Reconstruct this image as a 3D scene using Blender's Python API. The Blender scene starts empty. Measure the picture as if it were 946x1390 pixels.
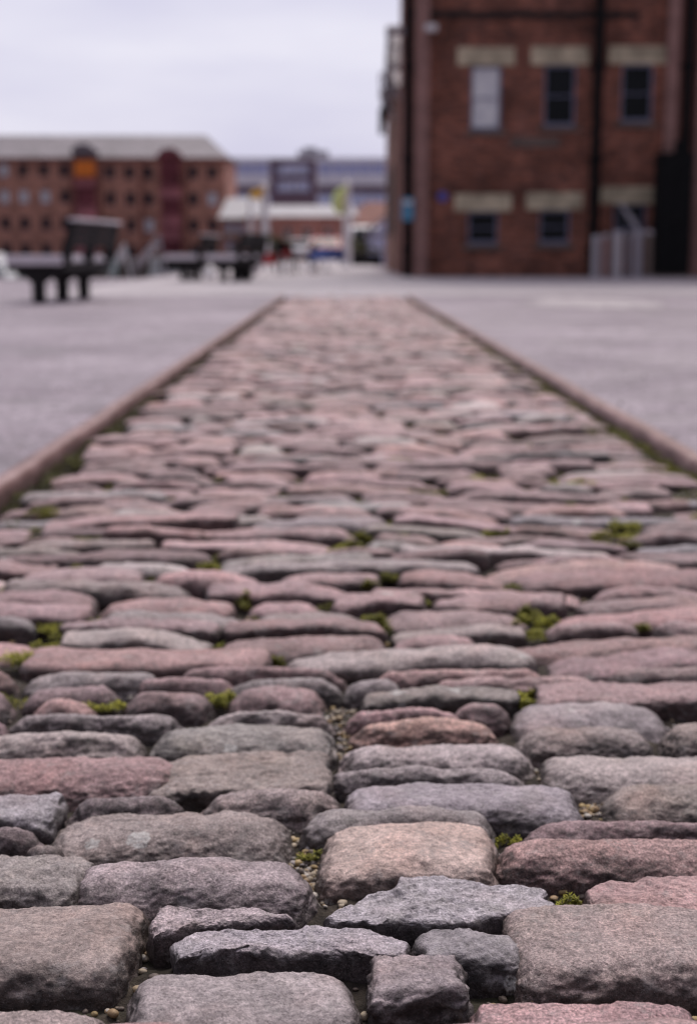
import bpy, math, random
import numpy as np
from math import radians, pi, sin, cos

random.seed(7)
RNG = np.random.default_rng(11)
S = bpy.context.scene
COL = S.collection

# ------------------------------------------------------------------ camera geometry (used to survey positions on the ground)
F, CX, CY, CAMH = 1900.0, 473.0, 695.0, 0.55
TH = math.atan((CY - 344) / F)
YAW = math.atan(5 / F)

def ray(x, y):
    a = (x - CX) / F; b = -(y - CY) / F
    dx, dy, dz = a, cos(TH) + b * sin(TH), -sin(TH) + b * cos(TH)
    c, s = cos(-YAW), sin(-YAW)
    return dx * c - dy * s, dx * s + dy * c, dz

def U(x, y, z=0.0):
    d = ray(x, y); t = (z - CAMH) / d[2]
    return d[0] * t, d[1] * t

def P(x, y, Y):
    d = ray(x, y); t = Y / d[1]
    return d[0] * t, CAMH + d[2] * t

# ------------------------------------------------------------------ noise
_perm = np.random.default_rng(3).permutation(256)
_perm = np.concatenate([_perm, _perm, _perm])
_g = np.random.default_rng(4).normal(size=(256, 3)); _g /= np.linalg.norm(_g, axis=1)[:, None]

def perlin(p):
    i = np.floor(p).astype(int); f = p - i; i &= 255
    u = f * f * f * (f * (f * 6 - 15) + 10)
    out = 0
    for dx in (0, 1):
        wx = u[:, 0] if dx else 1 - u[:, 0]
        for dy in (0, 1):
            wy = u[:, 1] if dy else 1 - u[:, 1]
            for dz in (0, 1):
                wz = u[:, 2] if dz else 1 - u[:, 2]
                h = _perm[_perm[_perm[i[:, 0] + dx] + i[:, 1] + dy] + i[:, 2] + dz]
                g = _g[h]
                out = out + wx * wy * wz * ((f - np.array([dx, dy, dz])) * g).sum(1)
    return out * 1.6

def fbm(p, octs=3, gain=0.5):
    a, s, o = 1.0, 1.0, 0
    for k in range(octs):
        o = o + a * perlin(p * s + 17.3 * k); a *= gain; s *= 2.03
    return o

# ------------------------------------------------------------------ object helpers
def set_props(o, label=None, cat=None, group=None, kind=None):
    if label: o['label'] = label
    if cat: o['category'] = cat
    if group: o['group'] = group
    if kind: o['kind'] = kind
    return o

def empty(name, loc, label, cat, group=None, rz=0):
    o = bpy.data.objects.new(name, None); COL.objects.link(o)
    o.location = loc; o.rotation_euler = (0, 0, rz); o.empty_display_size = 0.2
    return set_props(o, label, cat, group)

def copy_tree(o, parent=None):
    c = o.copy(); COL.objects.link(c)
    if parent: c.parent = parent
    for ch in [x for x in bpy.data.objects if x.parent == o]:
        copy_tree(ch, c)
    return c

class MB:
    def __init__(s): s.v = []; s.f = []
    def add(s, vs, fs):
        n = len(s.v); s.v += [tuple(q) for q in vs]; s.f += [tuple(i + n for i in f) for f in fs]; return s
    def box(s, a, b, bev=0.0):
        x0, y0, z0 = a; x1, y1, z1 = b
        if bev <= 0:
            return s.add([(x0,y0,z0),(x1,y0,z0),(x1,y1,z0),(x0,y1,z0),(x0,y0,z1),(x1,y0,z1),(x1,y1,z1),(x0,y1,z1)],
                         [(0,3,2,1),(4,5,6,7),(0,1,5,4),(1,2,6,5),(2,3,7,6),(3,0,4,7)])
        e = bev; R = []
        for z, i in ((z0, e), (z0 + e, 0), (z1 - e, 0), (z1, e)):
            R.append([(x0+i+ (e if i==0 else 0),y0+i,z),(x1-i-(e if i==0 else 0),y0+i,z),(x1-i,y0+i+(e if i==0 else 0),z),(x1-i,y1-i-(e if i==0 else 0),z),
                      (x1-i-(e if i==0 else 0),y1-i,z),(x0+i+(e if i==0 else 0),y1-i,z),(x0+i,y1-i-(e if i==0 else 0),z),(x0+i,y0+i+(e if i==0 else 0),z)])
        vs = sum(R, []); fs = []
        for k in range(3):
            for j in range(8):
                fs.append((k*8+j, k*8+(j+1)%8, k*8+8+(j+1)%8, k*8+8+j))
        fs.append(tuple(range(7,-1,-1))); fs.append(tuple(range(24,32)))
        return s.add(vs, fs)
    def tube(s, a, b, r0, r1=None, n=12, cap=True):
        r1 = r0 if r1 is None else r1
        a = np.array(a, float); b = np.array(b, float); d = b - a; d /= np.linalg.norm(d)
        t = np.array([1., 0, 0]) if abs(d[0]) < .9 else np.array([0, 1., 0])
        u = np.cross(d, t); u /= np.linalg.norm(u); w = np.cross(d, u)
        vs = []
        for c, r in ((a, r0), (b, r1)):
            for k in range(n):
                q = 2*pi*k/n; vs.append(c + r*(cos(q)*u + sin(q)*w))
        fs = [(k, (k+1) % n, n+(k+1) % n, n+k) for k in range(n)]
        if cap: fs += [tuple(range(n-1,-1,-1)), tuple(range(n, 2*n))]
        return s.add(vs, fs)
    def lathe(s, c, prof, n=16):
        vs = []; m = len(prof)
        for r, z in prof:
            for k in range(n):
                q = 2*pi*k/n; vs.append((c[0]+r*cos(q), c[1]+r*sin(q), c[2]+z))
        fs = [(i*n+k, i*n+(k+1)%n, (i+1)*n+(k+1)%n, (i+1)*n+k) for i in range(m-1) for k in range(n)]
        fs += [tuple(range(n-1,-1,-1)), tuple(range((m-1)*n, m*n))]
        return s.add(vs, fs)
    def prism(s, poly, axis, a, b):
        """poly: 2-d points in the plane normal to axis ('x','y','z'), swept from a to b"""
        def mk(p, t):
            return {'x': (t, p[0], p[1]), 'y': (p[0], t, p[1]), 'z': (p[0], p[1], t)}[axis]
        n = len(poly)
        vs = [mk(p, a) for p in poly] + [mk(p, b) for p in poly]
        fs = [(k, (k+1) % n, n+(k+1) % n, n+k) for k in range(n)] + [tuple(range(n-1,-1,-1)), tuple(range(n, 2*n))]
        return s.add(vs, fs)
    def quad(s, *p): return s.add(p, [tuple(range(len(p)))])
    def build(s, name, mat, parent=None, smooth=False, loc=None):
        me = bpy.data.meshes.new(name); me.from_pydata(s.v, [], s.f); me.update()
        import bmesh
        bm = bmesh.new(); bm.from_mesh(me); bmesh.ops.recalc_face_normals(bm, faces=bm.faces[:]); bm.to_mesh(me); bm.free()
        if smooth:
            for p in me.polygons: p.use_smooth = True
            try: me.set_sharp_from_angle(angle=radians(38))
            except Exception: pass
        me.materials.append(mat)
        o = bpy.data.objects.new(name, me); COL.objects.link(o)
        if parent: o.parent = parent
        if loc: o.location = loc
        return o

# ------------------------------------------------------------------ materials
class N:
    def __init__(s, name):
        m = bpy.data.materials.new(name); m.use_nodes = True; s.m = m; s.t = m.node_tree
        s.b = s.t.nodes['Principled BSDF']; s.b.inputs['Specular IOR Level'].default_value = 0.35
    def n(s, typ, **kw):
        x = s.t.nodes.new(typ)
        for k, v in kw.items():
            if k in x.inputs: x.inputs[k].default_value = v
            else: setattr(x, k, v)
        return x
    def l(s, a, b): s.t.links.new(a, b)
    def noise(s, scale, detail=4, vec=None, rough=.55, out='Fac'):
        x = s.n('ShaderNodeTexNoise'); x.inputs['Scale'].default_value = scale; x.inputs['Detail'].default_value = detail; x.inputs['Roughness'].default_value = rough
        if vec is not None: s.l(vec, x.inputs['Vector'])
        return x.outputs[out]
    def ramp(s, fac, *st):
        x = s.n('ShaderNodeValToRGB'); cr = x.color_ramp
        while len(cr.elements) < len(st): cr.elements.new(.5)
        for e, (p, c) in zip(cr.elements, st):
            e.position = p; e.color = (c, c, c, 1) if isinstance(c, (int, float)) else (*c, 1)
        s.l(fac, x.inputs['Fac']); return x.outputs['Color']
    def mix(s, fac, a, b, mode='MIX'):
        x = s.n('ShaderNodeMix', data_type='RGBA', blend_type=mode)
        for k, v in ((0, fac), (6, a), (7, b)):
            if isinstance(v, bpy.types.NodeSocket): s.l(v, x.inputs[k])
            elif k == 0: x.inputs[0].default_value = v
            else: x.inputs[k].default_value = (v, v, v, 1) if isinstance(v, (int, float)) else (*v, 1)
        return x.outputs[2]
    def math(s, op, a, b=0.0, c=None):
        x = s.n('ShaderNodeMath', operation=op)
        for k, v in enumerate((a, b) if c is None else (a, b, c)):
            if isinstance(v, bpy.types.NodeSocket): s.l(v, x.inputs[k])
            else: x.inputs[k].default_value = v
        return x.outputs[0]
    def rng(s, v, a, b, c, d):
        x = s.n('ShaderNodeMapRange'); s.l(v, x.inputs[0])
        for k, q in enumerate((a, b, c, d)): x.inputs[k+1].default_value = q
        return x.outputs[0]
    def bump(s, h, strength=.5, dist=.01, prev=None):
        x = s.n('ShaderNodeBump'); x.inputs['Strength'].default_value = strength; x.inputs['Distance'].default_value = dist
        s.l(h, x.inputs['Height'])
        if prev is not None: s.l(prev, x.inputs['Normal'])
        return x.outputs['Normal']
    def pos(s): return s.n('ShaderNodeNewGeometry').outputs['Position']
    def obj(s): return s.n('ShaderNodeTexCoord').outputs['Object']
    def base(s, c):
        if isinstance(c, bpy.types.NodeSocket): s.l(c, s.b.inputs['Base Color'])
        else: s.b.inputs['Base Color'].default_value = (*c, 1)
    def rough(s, v):
        if isinstance(v, bpy.types.NodeSocket): s.l(v, s.b.inputs['Roughness'])
        else: s.b.inputs['Roughness'].default_value = v
    def normal(s, v): s.l(v, s.b.inputs['Normal'])

def plain(name, c, rough=.6, metal=0., var=.25, scale=6., bump=0., spec=None):
    k = N(name); o = k.obj(); nz = k.noise(scale, 5, o)
    lo = tuple(x*(1-var) for x in c); hi = tuple(min(1, x*(1+var)) for x in c)
    k.base(k.ramp(nz, (.3, lo), (.7, hi))); k.rough(rough); k.b.inputs['Metallic'].default_value = metal
    if bump: k.normal(k.bump(k.noise(scale*6, 4, o), .4, bump))
    if spec is not None: k.b.inputs['Specular IOR Level'].default_value = spec
    return k.m

def m_stone():
    k = N('worn sett stone'); p = k.pos()
    at = k.n('ShaderNodeAttribute'); at.attribute_name = 'tint'
    tint = at.outputs['Color']; alpha = at.outputs['Alpha']
    sp = k.n('ShaderNodeSeparateXYZ'); k.l(p, sp.inputs[0])
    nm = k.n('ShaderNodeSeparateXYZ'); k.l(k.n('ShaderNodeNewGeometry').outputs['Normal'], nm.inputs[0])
    c = k.mix(1, tint, k.ramp(k.noise(16, 5, p, .6), (.3, .74), (.7, 1.22)), 'MULTIPLY')
    # rusty / greenish drifts of colour
    c = k.mix(k.rng(k.noise(9, 4, p), .52, .72, 0, .45), c, k.mix(1, c, (1.10, .93, .84), 'MULTIPLY'))
    c = k.mix(k.rng(k.noise(13, 4, k.n_off(p, 3.7)), .55, .75, 0, .5), c, k.mix(1, c, (.88, .91, .82), 'MULTIPLY'))
    # worn pale tops, weathered flanks; light-to-shade contrast of tops and fronts painted in too
    wear_shade = k.math('ADD', nm.outputs[2], k.math('MULTIPLY', k.math('SUBTRACT', k.noise(40, 4, p), .5), .55))
    c = k.mix(k.rng(wear_shade, .50, .95, 0, 1), k.mix(1, c, (.40, .345, .33), 'MULTIPLY'), k.mix(1, c, (1.72, 1.62, 1.62), 'MULTIPLY'))
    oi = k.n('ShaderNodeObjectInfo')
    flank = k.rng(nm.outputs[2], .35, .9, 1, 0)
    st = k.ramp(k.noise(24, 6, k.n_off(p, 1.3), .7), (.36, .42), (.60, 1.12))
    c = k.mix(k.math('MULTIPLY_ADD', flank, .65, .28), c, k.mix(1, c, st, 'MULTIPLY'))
    c = k.mix(k.rng(k.noise(5.5, 3, k.n_off(p, 8.1)), .56, .70, 0, .4), c, k.mix(1, c, (1.22, .96, .88), 'MULTIPLY'))
    # dark brown low down in the joints
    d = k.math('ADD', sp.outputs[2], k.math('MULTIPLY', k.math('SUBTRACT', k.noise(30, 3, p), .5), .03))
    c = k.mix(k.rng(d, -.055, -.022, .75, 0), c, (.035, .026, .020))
    # mineral speckle at two sizes
    c = k.mix(k.math('MULTIPLY_ADD', oi.outputs['Random'], .6, .4), c, k.mix(1, c, k.ramp(k.noise(430, 3, p, .7), (.30, .34), (.5, .95), (.68, 1.8)), 'MULTIPLY'))
    c = k.mix(1, c, k.ramp(k.noise(150, 3, p, .6), (.34, .70), (.62, 1.22)), 'MULTIPLY')
    gr = k.noise(820, 1, p)
    c = k.mix(k.rng(gr, .70, .76, 0, .55), c, (.52, .47, .46))
    c = k.mix(k.rng(gr, .30, .25, 0, .6), c, (.02, .017, .018))
    c = k.mix(k.rng(k.noise(240, 2, k.n_off(p, 6.2)), .62, .70, 0, .55), c, k.mix(1, c, (.30, .28, .28), 'MULTIPLY'))
    c = k.mix(k.rng(k.noise(48, 5, k.n_off(p, 2.9), .7), .56, .66, 0, .38), c, (.40, .36, .35))
    # lichen discs
    v = k.n('ShaderNodeTexVoronoi'); v.inputs['Scale'].default_value = 26; k.l(k.mixv(p, k.noise(60, 2, p, .5, 'Color'), .012), v.inputs['Vector'])
    vc = k.n('ShaderNodeSeparateColor'); k.l(v.outputs['Color'], vc.inputs[0])
    r = k.math('MULTIPLY', k.rng(vc.outputs[0], .2, 1, .06, .40), k.math('ADD', .4, k.noise(110, 3, p)))
    disc = k.rng(k.math('SUBTRACT', r, v.outputs['Distance']), 0, .06, 0, 1)
    pick = k.math('GREATER_THAN', alpha, vc.outputs[1])
    fac = k.math('MULTIPLY', k.math('MULTIPLY', disc, pick), k.ramp(k.noise(300, 3, p), (.34, .1), (.56, .95)))
    c = k.mix(fac, c, (.62, .59, .57))
    k.base(c)
    k.rough(k.ramp(k.noise(60, 3, p), (.3, .46), (.7, .74)))
    n1 = k.bump(k.noise(95, 6, p, .7), .95, .007)
    n2 = k.bump(k.noise(420, 4, p, .7), .8, .0016, n1)
    k.normal(n2)
    k.b.inputs['Specular IOR Level'].default_value = .5
    return k.m

def _n_off(k, v, o):
    x = k.n('ShaderNodeVectorMath', operation='ADD'); k.l(v, x.inputs[0]); x.inputs[1].default_value = (o, o*2.1, o*.7); return x.outputs[0]
def _mixv(k, v, c, amt):
    x = k.n('ShaderNodeVectorMath', operation='MULTIPLY_ADD'); k.l(c, x.inputs[0]); x.inputs[1].default_value = (amt,)*3; k.l(v, x.inputs[2]); return x.outputs[0]
N.n_off = _n_off; N.mixv = _mixv

def m_brick(name, c1, c2, mortar, var=.6, row=.075, width=.225, stain=.4):
    k = N(name); o = k.obj()
    sp = k.n('ShaderNodeSeparateXYZ'); k.l(o, sp.inputs[0])
    cb = k.n('ShaderNodeCombineXYZ'); k.l(k.math('ADD', sp.outputs[0], sp.outputs[1]), cb.inputs[0]); k.l(sp.outputs[2], cb.inputs[1])
    b = k.n('ShaderNodeTexBrick'); k.l(cb.outputs[0], b.inputs['Vector'])
    b.inputs['Color1'].default_value = (*c1, 1); b.inputs['Color2'].default_value = (*c2, 1); b.inputs['Mortar'].default_value = (*mortar, 1)
    b.inputs['Scale'].default_value = 1; b.inputs['Mortar Size'].default_value = .006; b.inputs['Brick Width'].default_value = width; b.inputs['Row Height'].default_value = row
    c = k.mix(1, b.outputs['Color'], k.ramp(k.noise(.8, 5, o, .6), (.3, 1-stain), (.7, 1+stain)), 'MULTIPLY')
    c = k.mix(1, c, k.ramp(k.noise(5, 5, o, .7), (.3, 1-var*.6), (.72, 1+var*.7)), 'MULTIPLY')
    c = k.mix(k.rng(k.noise(1.9, 4, k.n_off(o, 5.)), .55, .75, 0, .5), c, tuple(x*.35 for x in c1))
    k.base(c); k.rough(.85)
    k.normal(k.bump(b.outputs['Fac'], .5, -.008, k.bump(k.noise(60, 4, o), .3, .006)))
    return k.m

def m_pave():
    k = N('worn pale tarmac'); p = k.pos()
    c = k.ramp(k.noise(.55, 5, p, .55), (.32, (.212, .172, .204)), (.68, (.365, .306, .350)))
    c = k.mix(1, c, k.ramp(k.noise(7, 6, p, .65), (.3, .70), (.7, 1.25)), 'MULTIPLY')
    c = k.mix(1, c, k.ramp(k.noise(28, 5, p, .7), (.3, .72), (.7, 1.28)), 'MULTIPLY')
    v = k.n('ShaderNodeTexVoronoi'); v.inputs['Scale'].default_value = 60; k.l(p, v.inputs['Vector'])
    vs = k.n('ShaderNodeSeparateColor'); k.l(v.outputs['Color'], vs.inputs[0])
    c = k.mix(1, c, k.ramp(vs.outputs[0], (0, .70), (.75, 1.0), (1, 1.4)), 'MULTIPLY')
    c = k.mix(k.rng(k.noise(1.3, 5, k.n_off(p, 9)), .54, .70, 0, .7), c, (.125, .105, .118))
    k.base(c); k.rough(k.ramp(k.noise(2, 4, p), (.3, .62), (.7, .85)))
    k.normal(k.bump(v.outputs['Distance'], .5, .004, k.bump(k.noise(3, 3, p), .2, .03)))
    return k.m

def m_slab():
    k = N('pale concrete plaza'); p = k.pos()
    b = k.n('ShaderNodeTexBrick'); k.l(p, b.inputs['Vector'])
    b.inputs['Color1'].default_value = (.47, .42, .44, 1); b.inputs['Color2'].default_value = (.40, .35, .37, 1); b.inputs['Mortar'].default_value = (.25, .22, .23, 1)
    b.inputs['Scale'].default_value = 1; b.inputs['Mortar Size'].default_value = .012; b.inputs['Brick Width'].default_value = 1.2; b.inputs['Row Height'].default_value = .8
    c = k.mix(1, b.outputs['Color'], k.ramp(k.noise(.4, 5, p, .6), (.3, .84), (.7, 1.1)), 'MULTIPLY')
    c = k.mix(1, c, k.ramp(k.noise(30, 4, p, .6), (.3, .85), (.7, 1.12)), 'MULTIPLY')
    k.base(c); k.rough(.7); k.normal(k.bump(k.noise(40, 4, p), .3, .004)); return k.m

def m_soil():
    k = N('damp joint soil'); p = k.pos()
    c = k.ramp(k.noise(60, 5, p, .65), (.3, (.018, .013, .010)), (.5, (.045, .034, .026)), (.75, (.10, .078, .058)))
    c = k.mix(k.rng(k.noise(11, 4, p), .55, .7, 0, .6), c, (.035, .038, .014))
    k.base(c); k.rough(.9); k.normal(k.bump(k.noise(160, 5, p, .7), .9, .006)); return k.m

def m_attr(name, rough=.85, bump=0., bscale=200.):
    k = N(name); p = k.pos(); at = k.n('ShaderNodeAttribute'); at.attribute_name = 'tint'
    k.base(k.mix(1, at.outputs['Color'], k.ramp(k.noise(bscale, 4, p, .6), (.3, .7), (.7, 1.3)), 'MULTIPLY')); k.rough(rough)
    if bump: k.normal(k.bump(k.noise(bscale, 4, p), .5, bump))
    return k.m

def m_rust():
    k = N('rusty worn kerb'); p = k.pos()
    mp = k.n('ShaderNodeVectorMath', operation='MULTIPLY'); k.l(p, mp.inputs[0]); mp.inputs[1].default_value = (1, .25, 1)
    c = k.ramp(k.noise(22, 5, mp.outputs[0], .6), (.28, (.095, .04, .034)), (.5, (.215, .112, .104)), (.74, (.36, .23, .225)))
    c = k.mix(1, c, k.ramp(k.noise(120, 4, p), (.3, .75), (.7, 1.2)), 'MULTIPLY')
    sp = k.n('ShaderNodeSeparateXYZ'); k.l(p, sp.inputs[0])
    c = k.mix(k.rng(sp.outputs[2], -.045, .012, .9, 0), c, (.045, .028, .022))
    k.base(c); k.rough(.55); k.normal(k.bump(k.noise(45, 5, p), .5, .006)); return k.m

def m_glass(name, c=(.02, .022, .03), rough=.08, spec=.5):
    k = N(name); o = k.obj(); k.base(k.ramp(k.noise(1.2, 2, o), (.3, tuple(x*.6 for x in c)), (.7, tuple(x*1.5 for x in c))))
    k.rough(rough); k.b.inputs['Specular IOR Level'].default_value = spec; k.normal(k.bump(k.noise(1.5, 2, o), .08, .02)); return k.m

def m_wood(name, c, rough=.6):
    k = N(name); o = k.obj(); mp = k.n('ShaderNodeVectorMath', operation='MULTIPLY'); k.l(o, mp.inputs[0]); mp.inputs[1].default_value = (14, 1.2, 14)
    k.base(k.ramp(k.noise(2.5, 5, mp.outputs[0], .6), (.3, tuple(x*.65 for x in c)), (.7, tuple(x*1.25 for x in c)))); k.rough(rough)
    k.normal(k.bump(k.noise(5, 4, mp.outputs[0]), .3, .004)); return k.m

def m_slate():
    k = N('grey slate roof'); o = k.obj(); b = k.n('ShaderNodeTexBrick')
    sp = k.n('ShaderNodeSeparateXYZ'); k.l(o, sp.inputs[0]); cb = k.n('ShaderNodeCombineXYZ'); k.l(k.math('ADD', sp.outputs[0], k.math('MULTIPLY', sp.outputs[1], .02)), cb.inputs[0]); k.l(sp.outputs[2], cb.inputs[1])
    k.l(cb.outputs[0], b.inputs['Vector']); b.inputs['Scale'].default_value = 1
    b.inputs['Color1'].default_value = (.25, .215, .24, 1); b.inputs['Color2'].default_value = (.19, .16, .185, 1); b.inputs['Mortar'].default_value = (.12, .11, .12, 1)
    b.inputs['Mortar Size'].default_value = .02; b.inputs['Brick Width'].default_value = .4; b.inputs['Row Height'].default_value = .22
    k.base(k.mix(1, b.outputs['Color'], k.ramp(k.noise(.35, 5, o, .65), (.3, .75), (.7, 1.35)), 'MULTIPLY')); k.rough(.7); return k.m

M = dict(
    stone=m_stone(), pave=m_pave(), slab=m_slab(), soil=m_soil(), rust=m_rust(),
    moss=m_attr('moss leaf', .8), pebble=m_attr('joint pebble', .6, .002, 260.),
    brick=m_brick('dark red brick', (.33, .118, .076), (.145, .058, .045), (.165, .115, .095), .9, stain=.6),
    pier=m_brick('pale pink brick', (.38, .20, .175), (.30, .16, .142), (.30, .23, .21), .3, stain=.15),
    brick_ann=m_brick('brown annex brick', (.24, .10, .062), (.17, .072, .05), (.2, .14, .115), .6),
    brick_far=m_brick('orange brown brick', (.52, .25, .18), (.40, .185, .138), (.50, .36, .30), .35, .15, .45),
    brick_red=m_brick('red brick terrace', (.60, .27, .21), (.50, .21, .17), (.38, .26, .22), .35, .15, .45),
    lintel=plain('buff stone lintel', (.54, .46, .33), .8, var=.5, scale=2.2, bump=.004),
    sill=plain('grimy stone sill', (.16, .12, .105), .85, var=.3, bump=.004),
    frame=plain('blue grey painted sash', (.22, .23, .34), .5, var=.15),
    white=plain('white paint', (.74, .72, .74), .5, var=.06),
    pale=plain('pale lavender cladding', (.86, .84, .93), .6, var=.12, scale=.6),
    band=plain('blue strip glazing', (.46, .50, .78), .3, var=.2, scale=.9),
    purple=plain('dark purple brown cladding', (.17, .11, .145), .6, var=.2, scale=1),
    black=plain('black painted iron', (.009, .009, .010), .75, var=.3, spec=.15),
    oldblack=plain('weathered black timber', (.016, .014, .015), .75, var=.4, bump=.003),
    steel=plain('brushed steel', (.40, .37, .40), .42, .75, .15),
    galv=plain('galvanised grey', (.34, .32, .36), .55, .2, .2),
    maroon=plain('maroon painted boards', (.20, .05, .065), .6, var=.5, scale=1.5),
    pinkd=plain('faded pink red doors', (.52, .20, .225), .6, var=.4, scale=1.0),
    orange=plain('orange gable panel', (.98, .25, .035), .6, var=.15),  # strong orange for the top panel of one bay
    glass=m_glass('dark window glass', (.007, .008, .011), .15, .18), pale_pane=plain('pale lavender pane', (.84, .84, .93), .25, var=.2, scale=4.),  # pale pane colour serves a blind and painted sky reflections
    bglass=m_glass('sky blue glass', (.55, .60, .82), .2), wood=m_wood('silvered oak slat', (.80, .74, .79), .5),
    slate=m_slate(), blue=plain('sky blue sign', (.10, .29, .46), .4, var=.08), plaque=plain('blue enamel plaque', (.10, .10, .42), .35, var=.1),
    paleroof=plain('pale sheet roof', (.31, .29, .315), .6, var=.15, scale=.7), redroof=plain('brown red tile roof', (.24, .095, .075), .8, var=.25, scale=1.5),
    teal=plain('teal boat paint', (.14, .27, .26), .4, var=.15), redp=plain('red car paint', (.52, .035, .04), .25, var=.05), bluep=plain('blue car paint', (.08, .12, .36), .25, var=.05),
    lime=plain('lime green cloth', (.66, .74, .30), .8, var=.15), yellow=plain('amber cloth', (.72, .42, .07), .8, var=.15),
    redc=plain('red parasol cloth', (.50, .03, .03), .85, var=.2), bluec=plain('blue table cloth', (.13, .19, .48), .85, var=.15), rubber=plain('tyre rubber', (.02, .02, .02), .8, var=.2),
    pbol=plain('grubby off white paint', (.50, .47, .50), .6, var=.25),
    lamp=plain('lamp lens', (.7, .7, .7), .15, var=.05), tail=plain('red tail lens', (.35, .01, .01), .2, var=.05), bark=plain('shrub stem', (.07, .045, .03), .9),
    leafm=m_attr('shrub leaf', .6), water=m_glass('dock water', (.03, .04, .04), .06), plum=plain('pink sacking', (.45, .30, .29), .7, var=.2),
)

# ------------------------------------------------------------------ stones
def outline_from(pts, n, wob, seed):
    """resample a closed polygon to n points with uniform arc length and a slight wobble"""
    p = np.array(pts, float); q = np.vstack([p, p[:1]]); d = np.linalg.norm(np.diff(q, axis=0), axis=1); s = np.r_[0, np.cumsum(d)]
    t = np.linspace(0, s[-1], n, endpoint=False)
    o = np.c_[np.interp(t, s, q[:, 0]), np.interp(t, s, q[:, 1])]
    pp = np.c_[o*1.0, np.full(n, seed*3.1)]
    o = o + wob*np.c_[fbm(pp*26, 3), fbm(pp*26+41, 3)]
    return o

def rounded_quad(x0, x1, yf, yb, rnd, rs, skew=0.0):
    """plan outline of a sett: loaf ends, slightly uneven corners; yf/yb may be pairs (left, right)"""
    yfl, yfr = yf if isinstance(yf, tuple) else (yf, yf); ybl, ybr = yb if isinstance(yb, tuple) else (yb, yb)
    C = [(x0, yfl), (x1, yfr), (x1, ybr), (x0, ybl)]
    out = []; rr = min(rnd, .48*min(x1-x0, ybl-yfl, ybr-yfr))
    for k in range(4):
        a, b, c = np.array(C[k-1]), np.array(C[k]), np.array(C[(k+1) % 4])
        r = rr*(.6+.4*rs.random()); e1 = (a-b)/np.linalg.norm(a-b); e2 = (c-b)/np.linalg.norm(c-b)
        for t in np.linspace(0, 1, 7):
            p = (1-t)**2*(b+e1*r) + 2*t*(1-t)*b + t*t*(b+e2*r); out.append(p)
    return out

def stone_geo(outl, top, style, lod, seed, center=None, tilt=(0., 0.)):
    """outl: n x 2 outline in world metres (counter-clockwise). Returns verts, faces (world coordinates)."""
    rs = np.random.default_rng(seed)
    n = len(outl); c = outl.mean(0) if center is None else np.array(center)
    d = outl - c; L = np.linalg.norm(d, axis=1); u = d/L[:, None]
    tg = np.roll(outl, -1, 0) - np.roll(outl, 1, 0); nn = np.c_[tg[:, 1], -tg[:, 0]]; nn /= np.linalg.norm(nn, axis=1)[:, None] + 1e-9
    for _ in range(max(2, n//60)):
        nn = (np.roll(nn, 1, 0)+nn*2+np.roll(nn, -1, 0)); nn /= np.linalg.norm(nn, axis=1)[:, None] + 1e-9
    Rf, Rb, Rs, Rz, crown, amp, side = style
    wf = np.clip(-nn[:, 1], 0, 1)**2; wb = np.clip(nn[:, 1], 0, 1)**2; wsd = nn[:, 0]**2
    R = wf*Rf + wb*Rb + wsd*Rs
    R = R/np.clip((u*nn).sum(1), .35, 1); R = np.minimum(R, .97*L)
    for _ in range(max(2, n//40)): R = (np.roll(R, 1)+R*2+np.roll(R, -1))/4
    n1, n2, n3 = {0: (34, 22, 11), 1: (16, 12, 6), 2: (7, 6, 3), 3: (3, 4, 2)}[lod]
    rings = []
    for k in range(n1):
        t = ((k+1)/n1)
        q = (L-R)*t; z = -crown*(q/L)**2
        rings.append(np.c_[c+u*q[:, None], z])
    zc = -crown*((L-R)/L)**2
    for k in range(1, n2+1):
        a = (pi/2)*k/n2
        q = (L-R)+R*sin(a); z = zc - Rz*(1-cos(a))
        rings.append(np.c_[c+u*q[:, None], z])
    zl = zc-Rz
    for k in range(1, n3+1):
        t = k/n3; q = L*(1-.05*t*t)
        rings.append(np.c_[c+u*q[:, None], zl + (-.085-top-zl)*t*1.0])
    V = np.vstack([[[c[0], c[1], 0.]]] + rings)
    m = len(rings)
    V[:, 2] += top + (V[:, 0]-c[0])*tilt[0] + (V[:, 1]-c[1])*tilt[1]
    I = np.arange(n); J = (I+1) % n
    F = [(0, 1+int(i), 1+int(j)) for i, j in zip(I, J)]
    q4 = []
    for k in range(m-1):
        a = 1+k*n; b = a+n
        q4.append(np.c_[a+I, b+I, b+J, a+J])
    Q = np.vstack(q4)
    # normals
    nrm = np.zeros_like(V); A = V[Q[:, 2]]-V[Q[:, 0]]; B = V[Q[:, 3]]-V[Q[:, 1]]; fn = np.cross(A, B)
    for k in range(4): np.add.at(nrm, Q[:, k], fn)
    nrm[0] = (0, 0, 1); nrm /= np.linalg.norm(nrm, axis=1)[:, None]+1e-12
    if nrm[1:1+n, 2].mean() < 0: nrm *= -1; Q = Q[:, ::-1]; F = [f[::-1] for f in F]
    nrm[0] = (0, 0, 1)
    sd = seed*1.37
    pp = V + sd % 97
    sidew = 1 + side*(1-np.clip(nrm[:, 2], 0, 1))
    disp = amp*(.0055*fbm(pp*13, 2) + .0040*fbm(pp*34+9, 2)*sidew)
    if lod <= 1:
        disp += amp*.0016*fbm(pp*105+5, 3)*sidew
        # spalled hollows and chips
        ch = fbm(pp*20+77, 2); disp -= amp*.006*np.clip(ch-.42, 0, .5)*2*sidew
    if lod == 0:
        disp += amp*.0007*fbm(pp*330+2, 3)
    V = V + nrm*disp[:, None]
    return V, F, Q

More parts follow.
